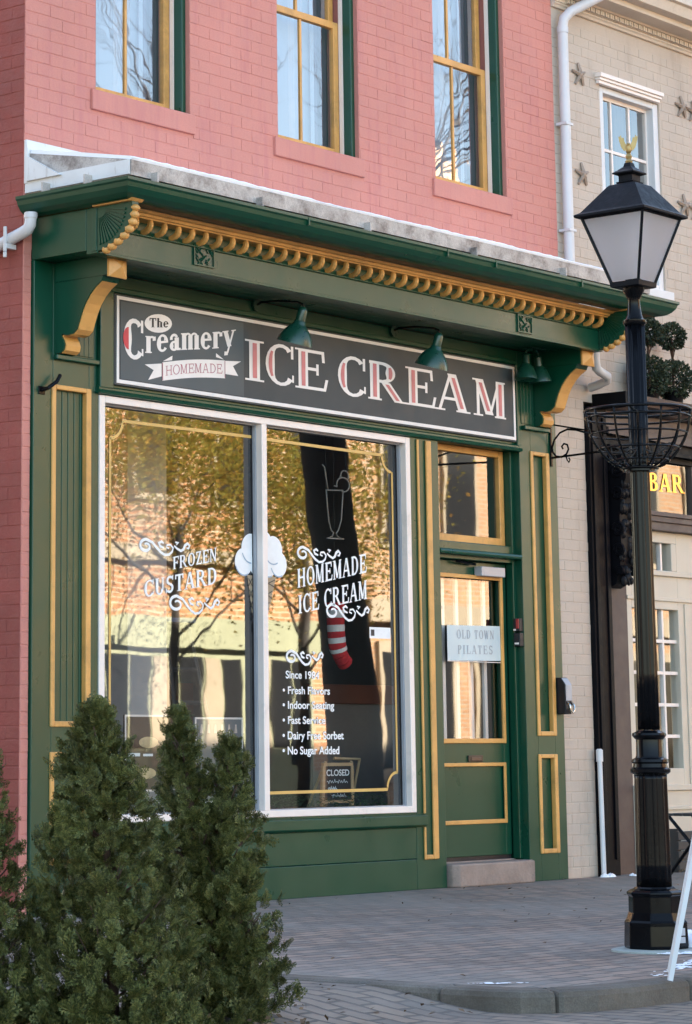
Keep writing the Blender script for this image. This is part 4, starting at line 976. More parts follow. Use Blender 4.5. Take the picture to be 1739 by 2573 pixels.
MB().lathe([(0.027, 0.85), (0.027, 0.935), (0.016, 0.945)], (6.105, -0.03, 0), 10).build('post_cap', 'sand', wp, smooth=True)
hk = empty('wall_hook', (0.1, -0.03, 3.08), 'small grey iron hook on the green pilaster under the bracket', 'hook')
m = MB(); m.tube([(0.07, -0.006, 3.10), (0.08, -0.05, 3.11), (0.15, -0.055, 3.155), (0.185, -0.05, 3.20)], 0.012, 7); m.build('hook_arm', 'iron', hk)
box('hook_plate', 'iron', hk, 0.045, 0.10, -0.007, -0.0005, 3.075, 3.125, 0.003)
kb = empty('key_box', (5.15, 0.03, 1.81), 'red and black key lockbox high on the dark door jamb', 'lockbox')
box('box_body', 'black', kb, 5.136, 5.1825, 0.008, 0.062, 1.80, 1.895, 0.004); box('box_cover', plain('red_plastic', (0.30, 0.02, 0.02), 0.4), kb, 5.126, 5.1355, 0.010, 0.035, 1.82, 1.892, 0.003)
box('box_label', 'white', kb, 5.131, 5.1358, 0.040, 0.060, 1.805, 1.818)
kb2 = empty('key_box', (5.15, 0.03, 1.69), 'plain black key lockbox lower on the dark door jamb', 'lockbox')
box('box_body', 'black', kb2, 5.134, 5.1825, 0.004, 0.062, 1.69, 1.79, 0.006); box('box_label', 'white', kb2, 5.129, 5.1335, 0.015, 0.050, 1.705, 1.718)
cb = empty('intercom_box', (5.60, -0.06, 1.19), 'black wall box with grey sloped face and chrome loop on the pilaster beside the door', 'intercom')
m = MB(); m.prism([(-0.0005, 1.20), (-0.075, 1.20), (-0.085, 1.24), (-0.080, 1.42), (-0.045, 1.47), (-0.0005, 1.47)], 'x', 5.585, 5.672); m.build('box_body', 'black', cb, bevel=0.006)
m = MB(); m.prism([(-0.0815, 1.30), (-0.0860, 1.30), (-0.086, 1.415), (-0.050, 1.465), (-0.047, 1.460), (-0.0815, 1.415)], 'x', 5.590, 5.667); m.build('box_face', 'alu', cb)
m = MB(); m.tube([(5.60, -0.085, 1.29), (5.60, -0.112, 1.26), (5.60, -0.112, 1.225), (5.628, -0.112, 1.21), (5.655, -0.112, 1.225), (5.655, -0.112, 1.26), (5.655, -0.085, 1.29)], 0.008, 7); m.build('chrome_loop', plain('chrome', (0.7, 0.68, 0.62), 0.15, 1.0), cb, smooth='all')
# wrought iron sign bracket standing out from the pilaster
ib = empty('iron_sign_bracket', (5.60, -0.3, 3.06), 'black wrought iron scroll bracket standing out from the green pilaster beside the door', 'bracket')
m = MB(); m.box(5.59, 5.612, -0.014, -0.0005, 3.05, 3.395); m.build('wall_bar', 'iron', ib, bevel=0.003)
m = MB(); m.tube([(5.60, -0.014, 3.370), (5.60, -0.45, 3.275), (5.60, -0.95, 3.16)], 0.007, 6); m.build('stay_rod', 'iron', ib)
m = MB(); m.tube([(5.60, -0.014, 3.115), (5.60, -0.97, 3.15)], 0.009, 6); m.build('lower_rod', 'iron', ib)
m = MB(); pts_ = [(-0.016, 3.19), (-0.04, 3.25), (-0.09, 3.30), (-0.16, 3.322), (-0.24, 3.31), (-0.36, 3.272)]; m.tube([(5.60, a, b) for a, b in pts_], 0.008, 6)
pts_ = [(-0.016, 3.20), (-0.022, 3.16), (-0.05, 3.125), (-0.10, 3.115), (-0.145, 3.135), (-0.165, 3.17), (-0.155, 3.205), (-0.125, 3.215), (-0.105, 3.195), (-0.115, 3.175)]; m.tube([(5.60, a, b) for a, b in pts_], 0.008, 6)
pts_ = [(-0.14, 3.118), (-0.15, 3.09), (-0.165, 3.07), (-0.175, 3.09), (-0.165, 3.105)]; m.tube([(5.60, a, b) for a, b in pts_], 0.006, 6)
m.build('scroll_work', 'iron', ib, smooth='all')
# snow lying on the canopy
sn = MB(); nx = 120; rn = random.Random(3); tops = []
for i in range(nx + 1):
    x = -0.05 + 5.76 * i / nx; h = 0.024 + 0.004 * math.sin(x * 2.1) + rn.uniform(-.003, .003) + 0.002 * math.sin(x * 9)
    tops.append((x, h))
for i in range(nx):
    (xa, ha), (xb, hb) = tops[i], tops[i + 1]
    def row(x, h): return [(x, -0.853 + .004, 4.389), (x, -0.856, 4.389 + h * .5), (x, -0.835, 4.391 + h), (x, -0.4, 4.474 + h * 1.2), (x, -0.016, 4.549 + h)]
    A_, B_ = row(xa, ha), row(xb, hb)
    for k in range(4): sn.q(A_[k], B_[k], B_[k + 1], A_[k + 1])
for (x, h), s in ((tops[0], 1), (tops[-1], -1)):
    sn.q((x, -0.853, 4.388), (x, -0.854, 4.389 + h * .5), (x, -0.835, 4.391 + h), (x, -0.4, 4.474 + h * 1.2), (x, -0.016, 4.549 + h), (x, -0.016, 4.547))
sn.build('roof_snow', 'snow', None, smooth='all', label='thin white layer of snow lying along the green canopy roof', cat='snow', kind='stuff')

# ------------------------------------------------------------------ cream neighbour with the black bar front
nb = empty('brick_bar_building', (8.5, 0.04, 0), 'cream painted brick house with iron stars and a black bar front', 'building')
NW = (6.51, 7.42, 4.62, 6.205)      # upper window opening
YN = 0.03
m = MB(); m.box(5.822, NW[0], YN + .0025, 0.30, 3.6, 6.72); m.box(NW[1], 16, YN + .0025, 0.30, 3.6, 6.72); m.box(NW[0], NW[1], YN + .0025, 0.30, 3.6, NW[2]); m.box(NW[0], NW[1], YN + .0025, 0.30, NW[3], 6.72)
m.box(5.822, 16, YN + .0025, .30, 6.72, 7.15); m.box(5.686, 6.13, YN + .0025, 0.30, 0, 3.6); m.box(5.686, 5.8215, YN + .0025, 0.30, 3.6, 4.29); m.box(8.6, 16, YN + .0025, .30, 0, 3.6)
nwall = m.build('front_wall', 'cream', nb)
m = MB(); m.box(5.822, 6.1, 0.302, 12, 0, 7.1); m.box(15.8, 16, 0.302, 12, 0, 7.1); m.box(6.1, 15.8, 11.8, 12, 0, 7.1); m.box(6.1, 15.8, 1.8, 1.9, 0, 7.1); m.box(6.1, 15.8, 0.302, 1.8, 3.6, 3.75); m.build('rear_wall', 'dark', nb)
m = MB(); m.prism([(0.0, 7.15), (5.8, 8.6), (12, 7.15)], 'x', 5.822, 16); m.build('roof', 'dark', nb)
STARS = [(6.199, 6.227), (6.199, 5.412), (7.765, 6.240), (7.95, 6.232), (7.745, 5.393), (7.93, 5.38)]
lay_bricks(nwall, 'cream', 5.822, 8.25, 3.72, 6.70, YN + .0025, [(NW[0], NW[1], NW[2], NW[3])], 230, 'brick_courses')
lay_bricks(nwall, 'cream', 5.686, 6.13, 0.0, 3.70, YN + .0025, [], 66, 'brick_pier_courses')
for (x, z) in STARS:
    s = empty('star_anchor', (x, YN - .01, z), parent=nb)
    m = MB(); c = (x, YN - 0.045, z)
    for k in range(5):
        a = R(90 + 72 * k + 4); m.tube([(x + .02 * math.cos(a), YN - .026, z + .02 * math.sin(a)), (x + 0.098 * math.cos(a), YN - 0.008, z + 0.098 * math.sin(a))], [0.017, 0.010], 4)
    m.build('star_arms', 'starm', s)
    MB().ball((x, YN - .02, z), 0.026, 8, 5).build('star_boss', 'starm', s, smooth='all')
nw = empty('sash_window', ((NW[0] + NW[1]) / 2, 0.1, NW[2]), parent=nb)
m = MB(); m.box(6.44, 7.40, -0.035, 0.03, 6.255, 6.29); m.box(6.45, 7.39, -0.02, 0.03, 6.232, 6.2545); m.box(6.455, 7.385, -0.005, 0.03, 6.205, 6.2315); m.build('window_head', 'white', nw, bevel=0.004)
m = MB(); m.frame(NW[0], NW[1], 0.045, 0.145, NW[2], NW[3], 0.075, 0.075, 0.05, 0.05); m.build('window_casing', 'sand', nw, bevel=0.006)
m = MB(); m.frame(NW[0] + .075, NW[1] - .075, 0.11, 0.14, NW[2] + .05, NW[3] - .05, 0.02, 0.02, 0.03, 0.03)
for x in (6.80, 7.075): m.box(x - 0.011, x + 0.011, 0.112, 0.135, NW[2] + .08, NW[3] - .08)
for z in (5.71, 5.30, 4.95): m.box(NW[0] + .095, NW[1] - .095, 0.114, 0.133, z - 0.012, z + 0.012)
m.build('glazing_bars', 'white', nw)
xsn = [NW[0] + .095, 6.789, 6.811, 7.064, 7.086, NW[1] - .095]; zsn = [NW[2] + .08, 4.938, 4.962, 5.288, 5.312, 5.698, 5.722, NW[3] - .08]
for i in range(0, 6, 2):
    for j in range(0, 8, 2): MB().q((xsn[i], .124, zsn[j]), (xsn[i + 1], .124, zsn[j]), (xsn[i + 1], .124, zsn[j + 1]), (xsn[i], .124, zsn[j + 1])).build('pane', 'glassup', nw)
m = MB()
for i in range(5):
    u = 7.15 + 0.05 * i; m.q((u, 0.30 + .015 * math.sin(i * 2), 4.6), (u + .05, 0.30 + .015 * math.sin(i * 2 + 2), 4.6), (u + .05, .3 + .015 * math.sin(i * 2 + 2), 6.2), (u, .3 + .015 * math.sin(i * 2), 6.2))
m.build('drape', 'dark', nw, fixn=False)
box('window_sill', 'sand', nw, NW[0] - .05, NW[1] + .05, -0.02, 0.145, NW[2] - .07, NW[2] - .001, 0.005)
ec = empty('eaves_cornice', (7, -0.1, 6.72), parent=nb)
m = MB(); m.prism([(0.036, 6.715), (0.008, 6.718), (0.0, 6.735), (-0.012, 6.745), (-0.012, 6.758), (0.036, 6.758)], 'x', 5.83, 16); m.build('lower_moulding', 'creamtrim', ec)
m = MB(); m.box(5.83, 16, -0.02, 0.036, 6.759, 6.80); m.build('dentil_backing', 'creamtrim', ec)
dm = bpy.data.meshes.new('dentil'); b_ = MB().box(-.012, .012, -.012, .012, -.018, .018); dm.from_pydata(b_.v, [], b_.f); dm.materials.append(M['creamtrim'])
for k in range(64): inst(dm, 'dentil', ec, (5.99 + k * 0.036, -0.033 - 0.004 * (k % 2), 6.780))
m = MB(); m.prism([(0.036, 6.801), (-0.055, 6.801), (-0.065, 6.815), (-0.16, 6.818), (-0.21, 6.822), (-0.215, 6.865), (-0.30, 6.872), (-0.33, 6.95), (-0.36, 6.96), (-0.36, 7.05), (0.036, 7.12)], 'x', 5.83, 16); m.build('crown_moulding', 'creamtrim', ec, bevel=0.003)
# bar front
bf = empty('bar_front', (7.4, 0, 0), parent=nb)
m = MB(); m.box(6.134, 6.385, -0.01, 0.29, 0, 3.56); m.box(6.16, 6.205, -0.024, -0.0105, 0.12, 3.5); m.box(6.315, 6.36, -0.024, -0.0105, 0.12, 3.5); m.build('black_pier', 'blackpaint', bf, bevel=0.004)
m = MB(); m.prism([(0.036, 3.555), (-0.10, 3.56), (-0.13, 3.585), (-0.19, 3.592), (-0.20, 3.615), (-0.26, 3.62), (-0.27, 3.655), (0.036, 3.672)], 'x', 6.30, 8.6); m.build('bar_cornice', 'plumband', bf)
box('cornice_end', 'blackpaint', bf, 6.255, 6.2995, -0.275, 0.035, 3.545, 3.668, 0.004)
m = MB(); m.box(6.386, 8.6, -0.004, 0.06, 3.425, 3.554); m.box(6.386, 8.6, -0.03, 0.06, 3.36, 3.424); m.build('bar_frieze', 'plumband', bf, bevel=0.004)
m = MB(); m.box(6.386, 8.6, 0.012, 0.06, 3.21, 3.359); m.box(6.386, 8.6, -0.05, 0.06, 3.255, 3.285); m.build('bar_lintel', 'blackpaint', bf, bevel=0.003)
m = MB(); m.box(6.64, 8.6, -0.045, 0.08, 2.765, 2.80); m.box(6.64, 8.6, -0.03, 0.08, 2.72, 2.764); m.box(6.64, 8.6, -0.012, 0.08, 2.655, 2.7195); m.build('transom_cornice', 'plumband', bf, bevel=0.004)
MB().q((6.64, 0.05, 2.80), (8.6, 0.05, 2.80), (8.6, 0.05, 3.21), (6.64, 0.05, 3.21)).build('transom_pane', 'glassbar', bf)
m = MB(); m.box(7.70, 7.76, 0.02, 0.07, 2.801, 3.209); m.build('transom_post', 'plumband', bf)
bs = joined('BAR', lin(7.065, 7.61, 2.972, 2.985, 3.118, 3.131), 0.044, T=.24, t=.10, gap=.07).build('bar_lettering', paint('gold_leaf', (0.95, 0.55, 0.12), 0.38, 0.05, 8, 0, metal=1.0), bf, fixn=False)
m = MB()
def scroll(m, y, z, r, turns, rad, x):
    n = int(20 * turns); m.tube([(x, y + (r * (1 - i / n * .85)) * math.cos(i / n * turns * 6.283), z + (r * (1 - i / n * .85)) * math.sin(i / n * turns * 6.283)) for i in range(n + 1)], rad, 6)
m.prism([(0.03, 3.20), (-0.16, 3.20), (-0.15, 3.02), (-0.10, 2.9), (-0.08, 2.7), (-0.09, 2.5), (-0.07, 2.32), (-0.03, 2.2), (0.03, 2.17)], 'x', 6.42, 6.58)
rn = random.Random(9)
for z, r in ((3.08, .07), (2.90, .05), (2.62, .055), (2.46, .05), (2.30, .035)):
    for x in (6.415, 6.585): scroll(m, -0.07, z, r, 2.0, 0.013, x)
for k in range(60):
    z = 2.2 + 1.0 * rn.random(); m.ball((6.43 + .14 * rn.random(), -0.075 - 0.07 * max(0, (z - 2.75)) * 2 - .02 * rn.random(), z), 0.016 + .02 * rn.random(), 6, 4, (1, .7, 1.3))
m.build('carved_corbel', 'blackpaint', bf, smooth=True)
box('plum_panel', 'plum', bf, 6.386, 6.70, 0.055, 0.09, 0.0, 3.209)
bd = empty('bar_french_window', (7.3, 0.1, 0.6), parent=nb)
m = MB(); m.box(6.702, 6.78, 0.06, 0.16, .62, 2.654); m.box(7.475, 7.95, 0.06, 0.16, .62, 2.654); m.box(6.78, 7.475, 0.06, 0.16, 2.035, 2.345); m.box(6.78, 7.475, 0.06, 0.16, 2.565, 2.654); m.box(6.78, 7.475, .06, .16, .62, .79)
m.box(7.40, 7.475, 0.06, 0.16, 2.345, 2.565)
m.build('ivory_frame', 'ivory', bd, bevel=0.005)
m = MB(); m.box(6.70, 7.80, 0.035, 0.0595, 2.30, 2.34); m.box(6.70, 7.78, 0.045, 0.0595, 2.10, 2.13); m.box(7.56, 7.60, 0.048, 0.0595, 0.63, 2.09); m.box(7.70, 7.74, 0.048, .0595, .63, 2.09); m.box(6.70, 8.4, 0.02, 0.0595, 0.62, 0.665); m.build('ivory_moulding', 'ivory', bd, bevel=0.004)
m = MB()
for x in (7.02, 7.27): m.box(x - .013, x + .013, 0.085, 0.12, .79, 2.035)
for z in (1.04, 1.285, 1.535, 1.785): m.box(6.78, 7.475, 0.087, 0.118, z - .013, z + .013)
m.box(7.27, 7.295, .085, .12, 2.345, 2.565); m.build('glazing_bars', 'white', bd)
MB().q((6.78, 0.105, .79), (7.475, 0.105, .79), (7.475, 0.105, 2.035), (6.78, 0.105, 2.035)).build('pane', 'glassdoor', bd)
MB().q((6.78, 0.105, 2.345), (7.40, 0.105, 2.345), (7.40, 0.105, 2.565), (6.78, 0.105, 2.565)).build('pane', 'glassdoor', bd)
m = MB()
for i in range(14):
    u = 6.75 + 0.055 * i; m.q((u, 0.24 + .02 * (i % 2), .7), (u + .055, 0.24 + .02 * ((i + 1) % 2), .7), (u + .055, .24 + .02 * ((i + 1) % 2), 2.1), (u, .24 + .02 * (i % 2), 2.1))
m.build('drape', paint('olive_drape', (0.12, 0.11, 0.08), 0.8, 0.1), bd, fixn=False)
m = MB(); m.box(6.702, 8.6, 0.04, 0.16, 0.0, 0.619); m.box(6.702, 8.6, 0.025, 0.0395, .47, .50); m.build('ivory_stall', 'ivory', bd, bevel=0.004)
box('side_glazing', 'oppdark', bd, 7.951, 8.6, 0.08, 0.16, 0.62, 2.654)

# topiaries on the bar cornice
def leaf_shell(m, c, r, n, size, rn, sq=(1, 1, 1), thick=0.25):
    for i in range(n):
        z = rn.uniform(-1, 1); a = rn.uniform(0, 6.283); s = math.sqrt(1 - z * z); d = Vector((s * math.cos(a), s * math.sin(a), z))
        rr = r * (1 - thick * rn.random() ** 2) * (1 + .05 * math.sin(a * 5 + z * 7)); p = Vector(c) + Vector((d.x * sq[0], d.y * sq[1], d.z * sq[2])) * rr
        t = (d + Vector((rn.uniform(-1, 1), rn.uniform(-1, 1), rn.uniform(-1, 1))) * .9).normalized(); u = t.orthogonal().normalized(); u.rotate(Matrix.Rotation(rn.uniform(0, 6.28), 3, t)); s2 = size * rn.uniform(.6, 1.3)
        v = t.cross(u)
        m.q(p, p + t * s2 * .5 + u * s2 * .35, p + t * s2, p + t * s2 * .5 - u * s2 * .35)
def topiary(x, y, label, seed):
    rn = random.Random(seed)
    r = empty('topiary', (x, y, 3.66), label, 'topiary')
    m = MB(); m.lathe([(0.07, 3.665), (0.085, 3.74), (0.09, 3.75), (0.06, 3.75)], (x, y, 0), 12); m.build('pot', 'blackpaint', r, smooth=True)
    m = MB(); m.tube([(x, y, 3.74), (x + .006, y, 3.95), (x, y + .005, 4.2)], 0.012, 6); m.build('stem', 'trunk', r)
    for nm, cz, rad, n in (('lower_ball', 3.85, 0.155, 2600), ('upper_ball', 4.205, 0.105, 1500)):
        m = MB(); leaf_shell(m, (x, y, cz), rad, n, 0.026, rn, thick=.5); m.build(nm, 'topi', r, fixn=False)
    m = MB()
    for k in range(9): m.tube([(x, y, 4.0), (x + rn.uniform(-.05, .05), y + rn.uniform(-.05, .05), 4.1 + rn.uniform(0, .03))], .003, 4)
    m.build('twigs', 'trunk', r)
topiary(6.80, -0.16, 'double ball topiary on the bar cornice beside the lamp post', 5)
topiary(7.165, -0.16, 'double ball topiary on the bar cornice next to another, clear of the lamp post', 8)

# ------------------------------------------------------------------ street lamp
LX, LY = -0.214, -4.37
lp = empty('street_lamp', (LX, LY, 0), 'black fluted street lamp with frosted four-sided lantern and brass eagle finial', 'lamp')
C3 = (LX, LY, 0)
m = MB(); m.lathe([(0.215, -0.02), (0.215, 0.008), (0.19, 0.014)], C3, 28); m.build('footing', 'concrete', lp)
m = MB(); m.lathe([(0.152, 0.0145), (0.154, 0.03), (0.150, 0.12), (0.150, 0.135), (0.142, 0.145), (0.128, 0.18), (0.127, 0.255), (0.134, 0.262), (0.136, 0.272), (0.122, 0.282), (0.10, 0.29), (0.09, 0.30)], C3, 8, rot=R(22.5)); m.build('octagonal_base', 'iron', lp, bevel=0.004)
m = MB(); m.lathe([(0.086, 0.298), (0.084, 0.40), (0.080, 0.80), (0.081, 0.822)], C3, 48, flute=12, famt=0.10); m.build('fluted_plinth', 'iron', lp, smooth='all')
m = MB(); m.lathe([(0.084, 0.823), (0.096, 0.832), (0.097, 0.846), (0.084, 0.855), (0.082, 0.872), (0.090, 0.880), (0.088, 0.892), (0.070, 0.90), (0.066, 0.91), (0.064, 0.985), (0.072, 0.992), (0.083, 1.006), (0.081, 1.016), (0.062, 1.024), (0.055, 1.03)], C3, 28); m.build('collar_rings', 'iron', lp, smooth=True)
m = MB(); m.lathe([(0.054, 1.031), (0.052, 1.3), (0.049, 2.3), (0.050, 3.0)], C3, 48, flute=12, famt=0.13); m.build('fluted_shaft', 'iron', lp, smooth='all')
m = MB(); m.lathe([(0.052, 3.001), (0.058, 3.01), (0.058, 3.024), (0.045, 3.03), (0.037, 3.05), (0.033, 3.09), (0.030, 3.125), (0.036, 3.14), (0.052, 3.17), (0.056, 3.185), (0.03, 3.19)], C3, 24); m.build('neck', 'iron', lp, smooth=True)
ln = empty('lantern', (LX, LY, 3.19), parent=lp)
def sq(h, z): return [(LX - h, LY - h, z), (LX + h, LY - h, z), (LX + h, LY + h, z), (LX - h, LY + h, z)]
def loft(rings):
    m = MB()
    for a, b in zip(rings[:-1], rings[1:]):
        for k in range(4): m.q(a[k], a[(k + 1) % 4], b[(k + 1) % 4], b[k])
    m.q(*rings[0]); m.q(*rings[-1]); return m
loft([sq(0.072, 3.186), sq(0.082, 3.19), sq(0.084, 3.214), sq(0.076, 3.216)]).build('lantern_tray', 'ironmatt', ln, bevel=0.002)
loft([sq(0.186, 3.545), sq(0.197, 3.537), sq(0.205, 3.542), sq(0.205, 3.552), sq(0.182, 3.565), sq(0.176, 3.572), sq(0.088, 3.690), sq(0.076, 3.705), sq(0.055, 3.712)]).build('lantern_roof', 'ironmatt', ln, bevel=0.002)
loft([sq(0.046, 3.713), sq(0.050, 3.722), (sq(0.039, 3.726)), sq(0.039, 3.755), sq(0.062, 3.764), sq(0.062, 3.770), sq(0.045, 3.782), sq(0.022, 3.802), sq(0.016, 3.822)]).build('lantern_chimney', 'ironmatt', ln, bevel=0.002)
zb, zt, hb, ht = 3.2165, 3.545, 0.078, 0.178
m = MB()
for sx, sy in ((-1, -1), (1, -1), (1, 1), (-1, 1)): m.tube([(LX + sx * hb, LY + sy * hb, zb - .004), (LX + sx * ht, LY + sy * ht, zt)], 0.0088, 4)
m.build('lantern_bars', 'ironmatt', ln)
m = MB()
for a, b in (((-1, -1), (1, -1)), ((1, -1), (1, 1)), ((1, 1), (-1, 1)), ((-1, 1), (-1, -1))):
    h = ht - 0.004; m.tube([(LX + a[0] * h, LY + a[1] * h, zt - .007), (LX + b[0] * h, LY + b[1] * h, zt - .007)], 0.008, 4)
m.build('lantern_rim', 'ironmatt', ln)
for a, b in (((-1, -1), (1, -1)), ((1, -1), (1, 1)), ((1, 1), (-1, 1)), ((-1, 1), (-1, -1))):
    hb2, ht2 = hb - .003, ht - .005
    MB().q((LX + a[0] * hb2, LY + a[1] * hb2, zb + .003), (LX + b[0] * hb2, LY + b[1] * hb2, zb + .003), (LX + b[0] * ht2, LY + b[1] * ht2, zt - .004), (LX + a[0] * ht2, LY + a[1] * ht2, zt - .004)).build('frosted_pane', 'frostg', ln) if False else None
fm, fnt, fb_ = _mat('frosted_pane'); fb_.inputs['Base Color'].default_value = (0.80, 0.78, 0.80, 1); fb_.inputs['Roughness'].default_value = 0.25
_tl = _n(fnt, 'ShaderNodeBsdfTranslucent'); _tl.inputs[0].default_value = (0.82, 0.80, 0.83, 1); _mx = _n(fnt, 'ShaderNodeMixShader'); _mx.inputs[0].default_value = 0.72
fnt.links.new(fb_.outputs[0], _mx.inputs[1]); fnt.links.new(_tl.outputs[0], _mx.inputs[2]); fnt.links.new(_mx.outputs[0], fnt.nodes['Material Output'].inputs[0])
for a, b in (((-1, -1), (1, -1)), ((1, -1), (1, 1)), ((1, 1), (-1, 1)), ((-1, 1), (-1, -1))):
    hb2, ht2 = hb - .003, ht - .005
    MB().q((LX + a[0] * hb2, LY + a[1] * hb2, zb + .003), (LX + b[0] * hb2, LY + b[1] * hb2, zb + .003), (LX + b[0] * ht2, LY + b[1] * ht2, zt - .004), (LX + a[0] * ht2, LY + a[1] * ht2, zt - .004)).build('frosted_pane', fm, ln)
m = MB(); m.lathe([(0.04, 3.217), (0.04, 3.245), (0.026, 3.26), (0.022, 3.30), (0.030, 3.33), (0.034, 3.36), (0.02, 3.40)], C3, 12); m.build('burner', 'iron', ln)
# eagle finial facing the street: body, spread wings raised, head, tail and ball
ef = empty('eagle_finial', (LX, LY, 3.82), parent=lp)
m = MB(); m.lathe([(0.016, 3.8225), (0.019, 3.83), (0.012, 3.842), (0.017, 3.855), (0.012, 3.868), (0.006, 3.875)], C3, 12); m.build('finial_stem', 'brass', ef, smooth=True)
m = MB(); u = Vector((0.525, -0.851, 0)); fw = Vector((-0.851, -0.525, 0)); c = Vector((LX, LY, 0))
m.tube([c + Vector((0, 0, 3.868)), c + fw * .003 + Vector((0, 0, 3.885)), c + fw * .006 + Vector((0, 0, 3.905)), c + fw * .012 + Vector((0, 0, 3.918)), c + fw * .026 + Vector((0, 0, 3.913))], [0.008, 0.016, 0.014, 0.009, 0.003], 8)
m.build('eagle_body', 'brass', ef, smooth='all')
for s in (-1, 1):
    m = MB(); pl = [(0.008, 3.895), (0.022, 3.885), (0.036, 3.905), (0.046, 3.942), (0.048, 3.962), (0.040, 3.955), (0.038, 3.968), (0.030, 3.950), (0.024, 3.955), (0.018, 3.930), (0.008, 3.912)]
    f_ = [c + u * (s * p[0]) - fw * 0.004 + Vector((0, 0, p[1])) for p in pl]; g_ = [p + fw * 0.006 for p in f_]
    m.q(*f_); m.q(*g_)
    for k in range(len(pl)): m.q(f_[k], f_[(k + 1) % len(pl)], g_[(k + 1) % len(pl)], g_[k])
    m.build('eagle_wing', 'brass', ef)
m = MB()
pl = [(0.094, -0.105, 0.075, 0.118), (0.094, -0.105, 0.048, 0.073)]
nrm = Vector((-.38, -.92, 0)).normalized(); tn = Vector((.92, -.38, 0)).normalized(); 
for (z0, z1) in ((0.078, 0.112), (0.044, 0.072)):
    cc = c + nrm * 0.1515; m.q(cc + tn * .02 + Vector((0, 0, z0)), cc + tn * .058 + Vector((0, 0, z0)), cc + tn * .058 + Vector((0, 0, z1)), cc + tn * .02 + Vector((0, 0, z1)))
m.build('number_plate', 'alu', lp)
# wire flower basket round the post
bk = empty('wire_basket', (LX, LY, 2.28), 'empty black wire flower basket ringing the street lamp post', 'basket')
def bprof(t): return (0.075 + 0.185 * math.sin(t * math.pi / 2) ** 0.8, 2.29 + 0.285 * t ** 1.25)
m = MB()
for k in range(14):
    a = 2 * math.pi * k / 14 + .1; m.tube([(LX + bprof(i / 9)[0] * math.cos(a), LY + bprof(i / 9)[0] * math.sin(a), bprof(i / 9)[1]) for i in range(10)], 0.0055, 5)
m.build('basket_ribs', 'iron', bk, smooth='all')
for t, rad in ((1.0, .008), (.90, .006), (.66, .005), (.42, .005), (.2, .005), (0.02, .008)):
    rr, zz = bprof(t); m = MB(); m.tube([(LX + rr * math.cos(2 * math.pi * i / 36), LY + rr * math.sin(2 * math.pi * i / 36), zz) for i in range(37)], rad, 5); m.build('basket_hoop', 'iron', bk, smooth='all')
m = MB(); m.lathe([(0.05, 2.272), (0.082, 2.275), (0.082, 2.30), (0.05, 2.303)], C3, 20); m.build('basket_clamp', 'iron', bk, smooth=True)
m = MB()
for k in range(4):
    a = math.pi / 2 * k + .4; m.tube([(LX + .048 * math.cos(a), LY + .048 * math.sin(a), 2.565), (LX + .258 * math.cos(a), LY + .258 * math.sin(a), 2.572)], .007, 5)
m.build('basket_spokes', 'iron', bk)
m = MB(); rn = random.Random(2)
for k in range(70):
    a = rn.uniform(0, 6.28); r0 = rn.uniform(.06, .14); z = 2.32 + rn.uniform(0, .05)
    p = Vector((LX + r0 * math.cos(a), LY + r0 * math.sin(a), z)); m.tube([p, p + Vector((rn.uniform(-.06, .06), rn.uniform(-.06, .06), rn.uniform(-.02, .06)))], .003, 4)
m.build('dry_twigs', 'bark', bk)

# ------------------------------------------------------------------ evergreens in front
def spray_template(rn):
    """one flat fern-like spray, about 1 unit long: list of quads in (u, v) with a little cup"""
    qs = []
    def leaf(x, y, an, l, wd):
        d = Vector((math.cos(an), math.sin(an))); n = Vector((-d.y, d.x)); p = Vector((x, y)); mid = p + d * l * .55
        qs.append((p - n * wd * .25, mid - n * wd * .5, p + d * l, mid + n * wd * .5))
    leaf(0, 0, math.pi / 2, 1.0, .07)
    for k in range(4):
        y = .10 + .20 * k; l = .50 * (1 - .16 * k) * rn.uniform(.75, 1.25)
        for s in (-1, 1):
            an = math.pi / 2 - s * R(rn.uniform(34, 52)); leaf(0, y, an, l, .07)
            c = Vector((0, y)) + Vector((math.cos(an), math.sin(an))) * l * .45
            leaf(c.x, c.y, an + s * R(34), l * .55, .075); leaf(c.x, c.y, an - s * R(28), l * .6, .075)
    return qs
_rn = random.Random(21); SPR = [spray_template(_rn) for _ in range(5)]
